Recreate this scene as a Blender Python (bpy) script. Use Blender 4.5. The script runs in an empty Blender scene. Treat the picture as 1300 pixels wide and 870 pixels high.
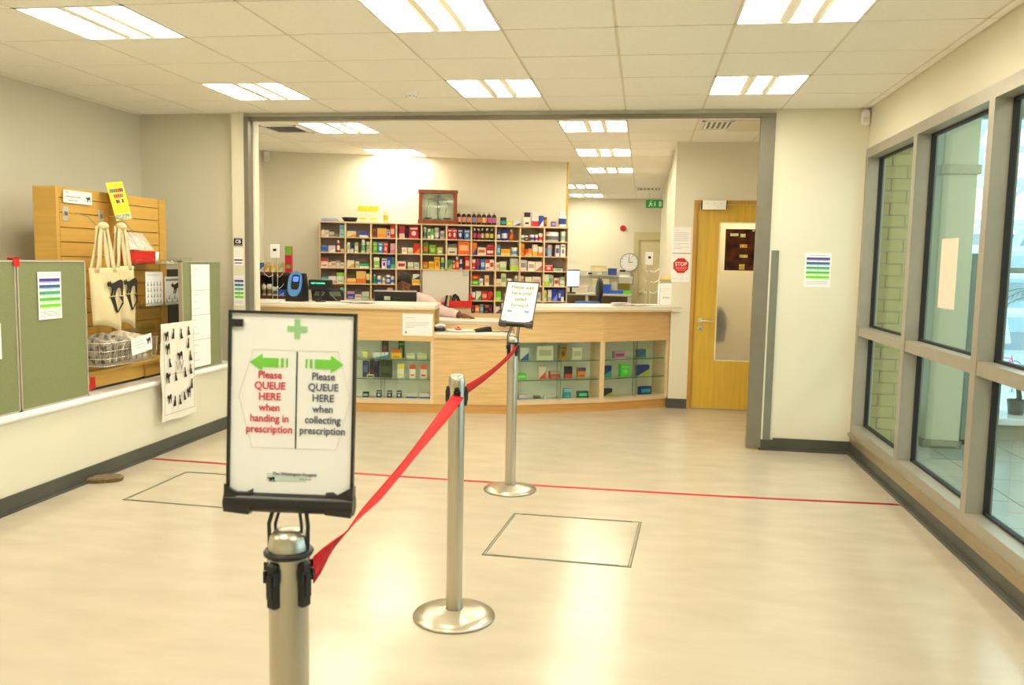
import bpy, bmesh, math, random
from mathutils import Vector, Matrix, Euler
random.seed(7)
SC = bpy.context.scene
COL = SC.collection
H = 2.705            # ceiling height

# ------------------------------------------------------------------ camera
cam_d = bpy.data.cameras.new('camera')
cam = bpy.data.objects.new('camera', cam_d)
COL.objects.link(cam)
YAW, PITCH, ROLL = 0.15449, 0.09762, 0.01911
fw = Vector((-math.sin(YAW) * math.cos(PITCH), math.cos(YAW) * math.cos(PITCH), -math.sin(PITCH)))
rt = Vector((math.cos(YAW), math.sin(YAW), 0))
up = rt.cross(fw)
rt2 = math.cos(ROLL) * rt + math.sin(ROLL) * up
up2 = -math.sin(ROLL) * rt + math.cos(ROLL) * up
cam.matrix_world = Matrix((
    (rt2.x, up2.x, -fw.x, 0.18604), (rt2.y, up2.y, -fw.y, -6.90178), (rt2.z, up2.z, -fw.z, 1.4863), (0, 0, 0, 1)))
cam_d.sensor_width = 36.0
cam_d.lens = 36.0 * 1059.42 / 1300.0
cam_d.clip_start = 0.05
cam_d.dof.use_dof = True
cam_d.dof.focus_distance = 7.5
cam_d.dof.aperture_fstop = 9.0
SC.camera = cam

# ------------------------------------------------------------------ sky and exposure
world = bpy.data.worlds.new('daylight'); SC.world = world
world.use_nodes = True
wn = world.node_tree
bg = wn.nodes['Background']
bg.inputs[0].default_value = (0.66, 0.86, 1.0, 1)
bg.inputs[1].default_value = 1.5
SC.view_settings.view_transform = 'Standard'
SC.view_settings.look = 'None'
SC.view_settings.gamma = 1.0
SC.view_settings.use_curve_mapping = False
SC.view_settings.exposure = 1.28
LAMP = 9.0           # strength of the ceiling luminaires
LAMP_COL = (1.0, 0.92, 0.70)

# ------------------------------------------------------------------ materials
MATS = {}
def s2l(c):
    return tuple((v / 12.92 if v <= 0.04045 else ((v + 0.055) / 1.055) ** 2.4) for v in c)
def hexc(h):
    return s2l(tuple(int(h[i:i + 2], 16) / 255 for i in (0, 2, 4)))
def mat(name, col=(0.8, 0.8, 0.8), rough=0.6, metal=0.0, var=0.06, scale=6.0, stretch=(1, 1, 1), bump=0.0,
        rvar=0.0, emit=None, estr=0.0, alpha=1.0, coat=0.0, spec=0.5, col2=None, trans=0.0, detail=4.0):
    if name in MATS: return MATS[name]
    if isinstance(col, str): col = hexc(col)
    if isinstance(col2, str): col2 = hexc(col2)
    m = bpy.data.materials.new(name); m.use_nodes = True
    nt = m.node_tree; N = nt.nodes; Lk = nt.links
    b = N['Principled BSDF']
    tc = N.new('ShaderNodeTexCoord'); mp = N.new('ShaderNodeMapping')
    mp.inputs['Scale'].default_value = stretch
    nz = N.new('ShaderNodeTexNoise'); nz.inputs['Scale'].default_value = scale; nz.inputs['Detail'].default_value = detail
    Lk.new(tc.outputs['Object'], mp.inputs[0]); Lk.new(mp.outputs[0], nz.inputs['Vector'])
    rp = N.new('ShaderNodeValToRGB')
    a = tuple(max(0, c * (1 - var)) for c in col); d = tuple(min(1, c * (1 + var)) for c in (col2 or col))
    rp.color_ramp.elements[0].color = (*a, 1); rp.color_ramp.elements[1].color = (*d, 1)
    rp.color_ramp.elements[0].position = 0.3; rp.color_ramp.elements[1].position = 0.7
    Lk.new(nz.outputs['Fac'], rp.inputs[0]); Lk.new(rp.outputs[0], b.inputs['Base Color'])
    b.inputs['Roughness'].default_value = rough; b.inputs['Metallic'].default_value = metal
    b.inputs['Specular IOR Level'].default_value = spec
    b.inputs['Coat Weight'].default_value = coat
    b.inputs['Transmission Weight'].default_value = trans
    if rvar:
        mr = N.new('ShaderNodeMapRange'); mr.inputs[3].default_value = rough - rvar; mr.inputs[4].default_value = rough + rvar
        Lk.new(nz.outputs['Fac'], mr.inputs[0]); Lk.new(mr.outputs[0], b.inputs['Roughness'])
    if bump:
        bp = N.new('ShaderNodeBump'); bp.inputs['Strength'].default_value = bump; bp.inputs['Distance'].default_value = 0.01
        Lk.new(nz.outputs['Fac'], bp.inputs['Height']); Lk.new(bp.outputs[0], b.inputs['Normal'])
    if emit is not None:
        if isinstance(emit, str): emit = hexc(emit)
        b.inputs['Emission Color'].default_value = (*emit, 1); b.inputs['Emission Strength'].default_value = estr
    if alpha < 1: b.inputs['Alpha'].default_value = alpha
    MATS[name] = m
    return m
def glass(name, tint, refl=0.08, rough=0.0):
    """thin clear pane: see-through with a fresnel reflection"""
    if name in MATS: return MATS[name]
    m = bpy.data.materials.new(name); m.use_nodes = True
    nt = m.node_tree; N = nt.nodes; Lk = nt.links
    N.remove(N['Principled BSDF']); out = N['Material Output']
    t = N.new('ShaderNodeBsdfTransparent'); t.inputs[0].default_value = (*tint, 1)
    g = N.new('ShaderNodeBsdfGlossy'); g.inputs['Roughness'].default_value = rough; g.inputs[0].default_value = (1, 1, 1, 1)
    fr = N.new('ShaderNodeLayerWeight'); fr.inputs[0].default_value = 0.22
    mx = N.new('ShaderNodeMixShader'); ml = N.new('ShaderNodeMath'); ml.operation = 'MULTIPLY_ADD'
    ml.inputs[1].default_value = 0.22; ml.inputs[2].default_value = refl
    Lk.new(fr.outputs['Fresnel'], ml.inputs[0]); Lk.new(ml.outputs[0], mx.inputs[0])
    Lk.new(t.outputs[0], mx.inputs[1]); Lk.new(g.outputs[0], mx.inputs[2]); Lk.new(mx.outputs[0], out.inputs[0])
    MATS[name] = m
    return m
def pm(h):           # print / packaging colour
    return mat('pack_' + h, h, rough=0.45, var=0.05, scale=30)

M_WALL = mat('wall_paint', (0.80, 0.76, 0.625), rough=0.55, var=0.012, scale=2.0, bump=0.02)
M_WHITE = mat('white_gloss_paint', (0.93, 0.92, 0.92), rough=0.3, var=0.01)
M_TILE = mat('ceiling_tile', (0.95, 0.93, 0.86), rough=0.9, var=0.02, scale=40, bump=0.08)
M_GRID = mat('ceiling_grid', (0.80, 0.74, 0.60), rough=0.5, var=0.02)
M_GREYFR = mat('grey_metal_frame', '827d6f', rough=0.45, metal=0.2, var=0.04, scale=12)
M_WINFR = mat('window_frame_metal', (0.40, 0.37, 0.31), rough=0.4, metal=0.35, var=0.04, scale=9)
M_GASKET = mat('black_rubber', (0.012, 0.012, 0.014), rough=0.6, var=0.1)
M_BASE = mat('skirting_vinyl', (0.075, 0.078, 0.066), rough=0.38, var=0.15, scale=4)
M_BLACK = mat('black_plastic', (0.012, 0.012, 0.013), rough=0.35, var=0.1)
M_STEEL = mat('brushed_steel', (0.58, 0.54, 0.45), rough=0.3, metal=1.0, var=0.02, scale=3)
M_CHROME = mat('chrome_wire', (0.7, 0.69, 0.65), rough=0.2, metal=1.0, var=0.02)
M_BEECH = mat('beech_laminate', (0.74, 0.49, 0.22), rough=0.38, var=0.07, scale=5, stretch=(0.6, 0.6, 9), col2=(0.79, 0.55, 0.27), bump=0.01)
M_BEECHD = mat('beech_plinth', (0.66, 0.36, 0.11), rough=0.35, var=0.08, scale=5, stretch=(0.6, 0.6, 9))
M_OAK = mat('door_veneer', (0.68, 0.44, 0.055), rough=0.36, var=0.09, scale=4, stretch=(9, 9, 0.6), bump=0.01)
M_OAKD = mat('door_frame_veneer', (0.55, 0.29, 0.05), rough=0.36, var=0.1, scale=4, stretch=(9, 9, 0.6))
M_SLAT = mat('slat_board_veneer', (0.68, 0.40, 0.085), rough=0.42, var=0.08, scale=4, stretch=(0.7, 0.7, 9))
M_PAPER = mat('white_paper', (0.95, 0.945, 0.97), rough=0.7, var=0.01)
M_INK = mat('black_ink', (0.012, 0.011, 0.010), rough=0.6, var=0.05)
M_GREYINK = mat('grey_ink', (0.33, 0.32, 0.31), rough=0.7, var=0.05)
M_FELT = mat('green_felt', (0.235, 0.258, 0.125), rough=0.95, var=0.08, scale=90, bump=0.05)
M_ALU = mat('aluminium_trim', (0.66, 0.64, 0.58), rough=0.35, metal=0.7, var=0.03)
M_RED = mat('red_belt_webbing', (0.60, 0.006, 0.012), rough=0.7, spec=.2, var=0.06, scale=120)
M_TAPE = mat('red_floor_tape', (0.62, 0.008, 0.025), rough=0.4, var=0.05)
M_SHELF = mat('shelf_maple', (0.80, 0.60, 0.36), rough=0.45, var=0.05, scale=5, stretch=(0.6, 0.6, 6))
M_SHELFB = mat('shelf_back_mauve', (0.50, 0.41, 0.38), rough=0.7, var=0.03)
M_GSHELF = mat('glass_shelf_edge', (0.10, 0.20, 0.14), rough=0.1, var=0.02)
M_GLASS = glass('window_glass', (0.86, 0.94, 0.90), 0.02)
M_CASEGL = glass('showcase_glass', (0.95, 0.985, 0.96), 0.01)
M_ACRYL = glass('clear_acrylic', (0.93, 0.95, 0.93), 0.06)
M_CASE = mat('showcase_lining', (0.86, 0.89, 0.80), rough=0.5, var=0.02)

# ------------------------------------------------------------------ mesh helpers
class MB:
    def __init__(s): s.v = []; s.f = []; s.m = []; s.sm = []
    def add(s, vs, fs, mi=0, smooth=False):
        o = len(s.v); s.v += [tuple(v) for v in vs]
        s.f += [tuple(i + o for i in f) for f in fs]; s.m += [mi] * len(fs); s.sm += [smooth] * len(fs)
        return s
    def box(s, a, b, mi=0):
        (x0, y0, z0), (x1, y1, z1) = a, b
        return s.add([(x0, y0, z0), (x1, y0, z0), (x1, y1, z0), (x0, y1, z0), (x0, y0, z1), (x1, y0, z1), (x1, y1, z1), (x0, y1, z1)],
                     [(0, 3, 2, 1), (4, 5, 6, 7), (0, 1, 5, 4), (1, 2, 6, 5), (2, 3, 7, 6), (3, 0, 4, 7)], mi)
    def cbox(s, a, b, c=0.005, mi=0):
        """box with chamfered vertical and top edges"""
        (x0, y0, z0), (x1, y1, z1) = a, b
        ring = lambda d, z: [(x0 + c + d, y0 + d, z), (x1 - c - d, y0 + d, z), (x1 - d, y0 + c + d, z), (x1 - d, y1 - c - d, z),
                             (x1 - c - d, y1 - d, z), (x0 + c + d, y1 - d, z), (x0 + d, y1 - c - d, z), (x0 + d, y0 + c + d, z)]
        vs = ring(c, z0) + ring(0, z0 + c) + ring(0, z1 - c) + ring(c, z1)
        fs = [tuple(range(7, -1, -1)), tuple(range(24, 32))]
        for k in range(3):
            for i in range(8):
                j = (i + 1) % 8
                fs.append((k * 8 + i, k * 8 + j, k * 8 + 8 + j, k * 8 + 8 + i))
        return s.add(vs, fs, mi)
    def prism(s, pts, z0, z1, mi=0):
        """extrude an xy polygon (counter-clockwise)"""
        n = len(pts)
        vs = [(x, y, z0) for x, y in pts] + [(x, y, z1) for x, y in pts]
        fs = [tuple(range(n - 1, -1, -1)), tuple(range(n, 2 * n))] + [(i, (i + 1) % n, n + (i + 1) % n, n + i) for i in range(n)]
        return s.add(vs, fs, mi)
    def plate(s, pts, y0, y1, mi=0):
        """extrude an xz polygon (counter-clockwise seen from -y) from y0 (front) to y1"""
        n = len(pts)
        vs = [(x, y0, z) for x, z in pts] + [(x, y1, z) for x, z in pts]
        fs = [tuple(range(n)), tuple(range(2 * n - 1, n - 1, -1))] + [((i + 1) % n, i, n + i, n + (i + 1) % n) for i in range(n)]
        return s.add(vs, fs, mi)
    def xplate(s, pts, x0, x1, mi=0):
        """extrude a yz polygon along x"""
        n = len(pts)
        vs = [(x1, y, z) for y, z in pts] + [(x0, y, z) for y, z in pts]
        fs = [tuple(range(n)), tuple(range(2 * n - 1, n - 1, -1))] + [((i + 1) % n, i, n + i, n + (i + 1) % n) for i in range(n)]
        return s.add(vs, fs, mi)
    def cyl(s, p0, p1, r0, r1=None, n=12, mi=0, smooth=True, caps=True):
        p0 = Vector(p0); p1 = Vector(p1); r1 = r0 if r1 is None else r1
        d = (p1 - p0).normalized(); a = d.orthogonal().normalized(); b = d.cross(a)
        vs = []
        for p, r in ((p0, r0), (p1, r1)):
            vs += [p + (a * math.cos(2 * math.pi * i / n) + b * math.sin(2 * math.pi * i / n)) * r for i in range(n)]
        s.add(vs, [(i, (i + 1) % n, n + (i + 1) % n, n + i) for i in range(n)], mi, smooth)
        if caps: s.add(vs, [tuple(range(n - 1, -1, -1)), tuple(range(n, 2 * n))], mi)
        return s
    def tube(s, pts, r, n=8, mi=0, closed=False):
        pts = [Vector(p) for p in pts]; m = len(pts); rings = []
        ref = None
        for i, p in enumerate(pts):
            if closed: d = (pts[(i + 1) % m] - pts[i - 1])
            else: d = pts[min(i + 1, m - 1)] - pts[max(i - 1, 0)]
            d.normalize()
            if ref is None: a = d.orthogonal().normalized()
            else:
                a = ref - d * ref.dot(d)
                a = a.normalized() if a.length > 1e-6 else d.orthogonal().normalized()
            ref = a; b = d.cross(a)
            rr = r[i] if isinstance(r, (list, tuple)) else r
            rings.append([p + (a * math.cos(2 * math.pi * k / n) + b * math.sin(2 * math.pi * k / n)) * rr for k in range(n)])
        vs = [v for R in rings for v in R]; fs = []
        for i in range(m if closed else m - 1):
            j = (i + 1) % m
            fs += [(i * n + k, i * n + (k + 1) % n, j * n + (k + 1) % n, j * n + k) for k in range(n)]
        s.add(vs, fs, mi, True)
        if not closed: s.add(vs, [tuple(range(n - 1, -1, -1)), tuple(range((m - 1) * n, m * n))], mi)
        return s
    def lathe(s, prof, c=(0, 0, 0), n=24, mi=0, smooth=True):
        """(radius, z) profile turned about a vertical axis"""
        cx, cy, cz = c; vs = []; fs = []
        for r, z in prof:
            vs += [(cx + r * math.cos(2 * math.pi * i / n), cy + r * math.sin(2 * math.pi * i / n), cz + z) for i in range(n)]
        for k in range(len(prof) - 1):
            fs += [(k * n + i, k * n + (i + 1) % n, (k + 1) * n + (i + 1) % n, (k + 1) * n + i) for i in range(n)]
        return s.add(vs, fs, mi, smooth)
    def ball(s, c, r, n=12, m=8, mi=0):
        rx, ry, rz = r if isinstance(r, (tuple, list)) else (r, r, r)
        vs = [(c[0], c[1], c[2] - rz)]; fs = []
        for j in range(1, m):
            t = math.pi * j / m
            vs += [(c[0] + rx * math.sin(t) * math.cos(2 * math.pi * i / n), c[1] + ry * math.sin(t) * math.sin(2 * math.pi * i / n), c[2] - rz * math.cos(t)) for i in range(n)]
        vs.append((c[0], c[1], c[2] + rz)); e = len(vs) - 1
        for i in range(n):
            fs.append((0, 1 + (i + 1) % n, 1 + i)); fs.append((e, e - n + i, e - n + (i + 1) % n))
        for j in range(m - 2):
            fs += [(1 + j * n + i, 1 + j * n + (i + 1) % n, 1 + (j + 1) * n + (i + 1) % n, 1 + (j + 1) * n + i) for i in range(n)]
        return s.add(vs, fs, mi, True)
    def strip(s, pts, wid, th=0.001, mi=0):
        """ribbon: centre points and half-width vectors, given a small thickness"""
        m = len(pts); vs = []
        for i in range(m):
            p = Vector(pts[i]); w = Vector(wid[i])
            d = (Vector(pts[min(i + 1, m - 1)]) - Vector(pts[max(i - 1, 0)])).normalized()
            nn = d.cross(w)
            nn = nn.normalized() * th / 2 if nn.length > 1e-9 else Vector((0, 0, th / 2))
            vs += [p - w - nn, p + w - nn, p + w + nn, p - w + nn]
        fs = [(3, 2, 1, 0), (4 * m - 4, 4 * m - 3, 4 * m - 2, 4 * m - 1)]
        for i in range(m - 1):
            for k in range(4):
                fs.append((4 * i + k, 4 * i + (k + 1) % 4, 4 * i + 4 + (k + 1) % 4, 4 * i + 4 + k))
        return s.add(vs, fs, mi, True)
    def mesh(s, name, mats):
        me = bpy.data.meshes.new(name); me.from_pydata(s.v, [], s.f)
        for m in (mats if isinstance(mats, (list, tuple)) else [mats]): me.materials.append(m)
        me.polygons.foreach_set('material_index', s.m); me.polygons.foreach_set('use_smooth', s.sm)
        me.update()
        return me
    def build(s, name, mats, parent=None, loc=None, rotz=None, label=None):
        return link(name, s.mesh(name, mats), parent, loc, rotz, label)
def link(name, data, parent=None, loc=None, rotz=None, label=None):
    o = bpy.data.objects.new(name, data); COL.objects.link(o)
    if parent is not None: o.parent = parent
    if loc is not None: o.location = loc
    if rotz is not None: o.rotation_euler = (0, 0, rotz)
    if label: o['label'] = label
    return o
def thing(name, label, cat, loc=(0, 0, 0), rotz=0.0, group=None):
    o = bpy.data.objects.new(name, None); COL.objects.link(o)
    o.location = loc; o.rotation_euler = (0, 0, rotz); o.empty_display_size = 0.05
    return tag(o, label, cat, group)
def tag(o, label, cat, group=None):
    o['label'] = label; o['category'] = cat
    if group: o['group'] = group
    return o
def struct(name, mb, m, parent=None):
    o = mb.build(name, m, parent)
    if parent is None: o['kind'] = 'structure'
    return o
def text(body, size, m, parent, loc, name='lettering', align='CENTER', bold=0.0, rotz=0.0, ext=0.0004, tilt=True, width=1.0, spacing=1.0):
    cu = bpy.data.curves.new('t', 'FONT'); cu.body = body; cu.size = size; cu.align_x = align; cu.align_y = 'CENTER'
    cu.extrude = ext; cu.offset = bold * size; cu.resolution_u = 3; cu.space_line = spacing
    o = bpy.data.objects.new('t', cu); COL.objects.link(o)
    bpy.context.view_layer.update()
    me = bpy.data.meshes.new_from_object(o.evaluated_get(bpy.context.evaluated_depsgraph_get()))
    bpy.data.objects.remove(o); bpy.data.curves.remove(cu)
    me.transform(Matrix.Rotation(math.pi / 2, 4, 'X') @ Matrix.Diagonal((width, 1, 1, 1)))
    me.materials.clear(); me.materials.append(m); me.name = name
    return link(name, me, parent, loc, rotz)
CAT_OLD = [(0, .62), (.03, .78), (.07, .90), (.11, .80), (.19, .80), (.22, .91), (.26, .77), (.30, .66), (.40, .62), (.62, .64), (.78, .68),
       (.86, .80), (.88, .98), (.92, 1.0), (.925, .80), (.90, .62), (.92, .40), (.86, .22), (.93, .06), (.93, 0), (.84, 0), (.83, .08), (.74, .28),
       (.70, .30), (.66, .12), (.70, .04), (.68, 0), (.60, 0), (.60, .10), (.56, .34), (.42, .36), (.40, .14), (.44, .03), (.42, 0), (.34, 0),
       (.33, .12), (.30, .34), (.27, .10), (.29, .03), (.26, 0), (.19, 0), (.20, .12), (.20, .36), (.15, .52), (.07, .56)]
CAT = [(0, .66), (.02, .80), (.05, .92), (.09, .84), (.15, .86), (.20, .95), (.23, .82), (.30, .78), (.42, .80), (.56, .88), (.70, .96), (.82, 1.0), (.93, .98), (1.0, .86),
       (1.0, .40), (.97, .10), (.99, 0), (.88, 0), (.86, .12), (.84, .40), (.78, .50), (.66, .48), (.60, .40), (.54, .22), (.50, .06), (.47, 0), (.38, 0), (.39, .08), (.44, .30),
       (.42, .42), (.36, .24), (.33, .06), (.30, 0), (.21, 0), (.22, .08), (.27, .28), (.28, .44), (.22, .56), (.12, .58), (.04, .60)]
CAT_SIT = [(.30, 0), (.78, 0), (.95, .06), (.98, .20), (.88, .12), (.80, .20), (.74, .42), (.62, .58), (.58, .66), (.62, .76), (.60, .98),
           (.52, .88), (.44, .88), (.36, .98), (.34, .76), (.38, .66), (.34, .50), (.32, .20)]
def cat_pts(x, z, w, h, flip=False, shape=CAT):
    p = [(x + (1 - a if flip else a) * w, z + b * h) for a, b in shape]
    return p if ((not flip) ^ (shape is CAT)) else p[::-1]

# ------------------------------------------------------------------ the setting
# floor of the pharmacy hall and rooms behind
M_FLOOR = mat('beige_resin_floor', (0.54, 0.47, 0.37), rough=0.2, var=0.03, scale=5, stretch=(0.6, 1.4, 1), rvar=0.05, col2=(0.565, 0.495, 0.40), spec=0.5, detail=10)
struct('floor', MB().box((-4.5, -8.2, -0.1), (1.95, 9.5, 0)), M_FLOOR)

# ceiling: slab and T-bar grid as the structure, every tile a part
LX, LY = (-3.0, -1.2, 0.6), (-3.0, -1.2)
BACK_LIGHTS = [(-3.0, 0.5), (-3.0, 2.3), (-0.6, 0.5), (-0.6, 2.3), (-0.6, 4.1), (-1.2, 6.5), (-1.2, 8.3)]
FRONT_LIGHTS = [(x, y) for y in (-6.6, -4.8, -3.0, -1.2) for x in LX]
c = MB()
c.box((-4.5, -8.2, H + 0.03), (1.95, 9.5, H + 0.12))
c.box((-4.3, -8.1, H + 0.018), (1.865, -4.2, H + 0.03), 1)        # plain stretch behind the viewpoint
def wall_line(x0, x1, y0, y1):
    c.box((x0, y0, H + 0.004), (x1, y1, H + 0.03))
xs = [-4.2 + 0.6 * i for i in range(11)]
for x in xs:
    wall_line(x - 0.013, x + 0.013, -4.2, 0.0)
for k in range(8):
    y = -0.6 * k
    wall_line(-4.3, 1.865, y - 0.011, y + 0.011)
wall_line(-4.3, -4.268, -4.2, 0.09); wall_line(1.835, 1.865, -4.2, 0)
ys_b = [0.11] + [0.5 + 0.6 * i for i in range(15)] + [9.35]
for x in xs: wall_line(x - 0.013, x + 0.013, 0.11, 9.35)
for y in ys_b: wall_line(-4.3, 1.865, y - 0.011, y + 0.011)
CEIL = struct('ceiling', c, [M_GRID, M_TILE])
TILE_MESH = {}
def tile(x0, x1, y0, y1):
    w, d = round(x1 - x0, 3), round(y1 - y0, 3)
    if w < 0.04 or d < 0.04: return
    if (w, d) not in TILE_MESH:
        TILE_MESH[(w, d)] = MB().box((0.008, 0.007, 0), (w - 0.008, d - 0.007, 0.02)).mesh('ceiling_tile', M_TILE)
    o = link('ceiling_tile', TILE_MESH[(w, d)], CEIL, (x0, y0, H))
def tile_rows(xl, ylist, lights, keep):
    for j in range(len(ylist) - 1):
        for i in range(len(xl) - 1):
            x0, x1, y0, y1 = xl[i], xl[i + 1], ylist[j], ylist[j + 1]
            if any(abs(x0 - a) < .02 and abs(y0 - b) < .02 for a, b in lights): continue
            if keep(x0, x1, y0, y1): tile(x0, x1, y0, y1)
xl = [-4.29] + xs + [1.86]
tile_rows(xl, [-4.2 + 0.6 * k for k in range(8)], FRONT_LIGHTS, lambda *a: True)
tile_rows(xl, ys_b, BACK_LIGHTS, lambda x0, x1, y0, y1: (y0 < 3.4 and y0 < 2.4 + 0.31 * (x1 + 4.2) + .3 or (x0 >= -1.9 and x0 < 0.5)) and not (x0 >= 0.55 and y0 > 1.75) and not (y0 > 3.4 and x0 < -1.85))

def luminaire(x, y, label, group):
    t = thing('ceiling_light', label, 'ceiling light', (x, y, H), 0, group)
    m = MB()
    for a, b in (((0, 0), (.6, .012)), ((0, .588), (.6, .6)), ((0, 0), (.012, .6)), ((.588, 0), (.6, .6))):
        m.box((a[0], a[1], -0.002), (b[0], b[1], 0.028))
    m.build('frame', M_WHITE, t)
    for a, b in ((.014, .212), (.272, .366), (.418, .586)):
        MB().box((a, .014, 0.008), (b, .586, 0.013)).build('diffuser', M_LAMP, t)
    for a, b in ((.214, .270), (.368, .416)):
        MB().box((a, .014, 0.004), (b, .586, 0.010)).add([(a, .014, .004), (b, .014, .004), ((a + b) / 2, .014, -.004), (a, .586, .004), (b, .586, .004), ((a + b) / 2, .586, -.004)],
            [(0, 2, 5, 3), (2, 1, 4, 5), (0, 1, 2), (3, 5, 4)]).build('louvre', M_LOUVRE, t)
    return t
M_LAMP = mat('lamp_diffuser', (0.9, 0.9, 0.88), rough=0.5, emit=LAMP_COL, estr=LAMP, var=0.01)
M_LOUVRE = mat('lamp_louvre', (0.82, 0.76, 0.62), rough=0.35, var=0.02)
rowname = {-6.6: 'behind the entrance', -4.8: 'over the first barrier post', -3.0: 'in the nearer row', -1.2: 'in the row by the opening'}
colname = {-3.0: 'on the noticeboard side', -1.2: 'above the middle of the hall', 0.6: 'on the window side'}
for x, y in FRONT_LIGHTS:
    luminaire(x, y, 'square recessed ceiling light ' + rowname[y] + ' ' + colname[x], 'ceiling lights of the hall')
for (x, y), l in zip(BACK_LIGHTS, ('square ceiling light beside a vent just behind the opening', 'square ceiling light glowing on the wall above the medicine shelves',
        'first square ceiling light behind the opening on the office side', 'second square ceiling light behind the opening on the office side',
        'third square ceiling light, over the office passage', 'square office ceiling light, next to last before the far wall', 'square office ceiling light closest to the far wall')):
    luminaire(x, y, l, 'ceiling lights of the back rooms')

# walls
w = MB().box((-4.42, -8.2, 0), (-4.3, 0.09, H + .03)).box((-4.42, .15, 0), (-4.25, 2.6, H + .03))
struct('wall_left', w, M_WALL)
struct('wall_rear', MB().box((-4.42, -8.3, 0), (1.95, -8.1, H + .03)), M_WALL)
w = MB().box((-4.3, 0.09, 0), (-3.36, 0.20, H + .03)).box((-3.36, -0.05, 0), (-3.245, 0.11, H + .03))
w.box((1.165, 0.0, 0), (2.0, 0.11, H + .03)).box((-3.245, 0.0, 2.672), (1.165, 0.11, H + .03))
struct('wall_partition', w, M_WALL)
# window wall: strip above and low upstand below the glazing
struct('wall_right', MB().box((1.865, -8.2, 2.395), (2.0, 0.0, H + .03)).box((1.88, -8.2, 0), (2.0, 0.0, 0.14)), M_WALL)
# dwarf wall with a deep ledge behind it
struct('wall_dwarf', MB().box((-3.45, -8.1, 0), (-3.34, 0.09, 0.525)).box((-4.3, -8.1, 0.46), (-3.45, 0.09, 0.525)), M_WALL)
s = MB().prism([(-3.47, -8.1), (-3.335, -8.1), (-3.335, -.05), (-3.47, -.05)], .525, .56)
s.cyl((-3.335, -8.1, .538), (-3.335, -.05, .538), .022, n=16)
struct('trim_1', s, M_WHITE)
# back room: angled shelf wall, door wall, office
A0 = Vector((-4.232, 2.435)); TT = Vector((0.95570, 0.29434)); NN = Vector((0.29434, -0.95570))
ANG = math.atan2(TT.y, TT.x)
def wp(u, v):       # point on the angled wall: u along it, v out from it
    p = A0 + TT * u + NN * v
    return (p.x, p.y)
struct('wall_back', MB().prism([wp(-.15, 0), wp(3.60, 0), wp(3.60, -.12), wp(-.15, -.12)], 0, H + .03), M_WALL)
struct('trim_2', MB().prism([wp(3.60, .004), wp(3.625, .004), wp(3.625, -.124), wp(3.60, -.124)], 0, H), M_OAK)
d = MB().box((0.475, 1.80, 0), (0.665, 1.92, H + .03)).box((1.58, 1.80, 0), (1.98, 1.92, H + .03)).box((0.665, 1.80, 2.13), (1.58, 1.92, H + .03))
d.box((0.475, 1.92, 0), (0.60, 9.4, H + .03)).box((1.865, 0.11, 0), (1.98, 1.8, H + .03))
struct('wall_door', d, M_WALL)
struct('wall_office', MB().box((-4.4, 9.35, 0), (-.01, 9.47, H + .03)).box((-.01, 9.35, 2.08), (.60, 9.47, H + .03)).box((-4.42, 2.6, 0), (-4.3, 9.47, H + .03)), M_WALL)
# skirtings
b = MB().box((-3.342, -8.1, 0), (-3.326, -.05, .10)).box((-3.326, -8.1, 0), (-3.315, -.05, .018))
struct('baseboard_left', b, [M_BASE])
b = MB().box((1.26, -.016, 0), (1.865, 0, .10)).box((1.165, -.014, 0), (1.26, 0, .085)).box((1.15, -.03, 0), (1.865, -.016, .018))
struct('baseboard_partition', b, M_BASE)
b = MB().box((1.862, -8.1, 0), (1.88, -.016, .10)).box((1.835, -8.1, 0), (1.862, -.016, .02))
struct('baseboard_right', b, M_BASE)
struct('baseboard_door', MB().box((.475, 1.785, 0), (.665, 1.80, .10)).box((.46, 1.785, 0), (.475, 1.92, .10)), M_BASE)
M_SKIRT2 = mat('brown_sill_cladding', (0.33, 0.26, 0.15), rough=0.3, metal=0.3, var=0.08, scale=3)
struct('trim_3', MB().box((1.850, -8.1, .10), (1.88, -.016, .155)).box((1.835, -8.1, .152), (1.88, -.002, .172)), M_SKIRT2)
# metal frame round the wide opening, with a corner guard
f = MB().box((-3.245, -.055, 0), (-3.205, .03, 2.672)).box((1.055, -.02, .018), (1.165, .05, 2.672)).box((-3.245, -.03, 2.642), (1.165, .03, 2.672))
struct('trim_4', f, M_GREYFR)
struct('trim_5', MB().box((1.180, -.014, .085), (1.238, 0, 1.608)).box((1.165, -.012, .085), (1.180, 0, 2.672), 1), [mat('guard_grey', '7b7c70', rough=.5), M_WALL])
struct('trim_6', MB().box((-3.205, .03, 0), (-3.19, .115, 2.672)), M_WALL)

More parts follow.
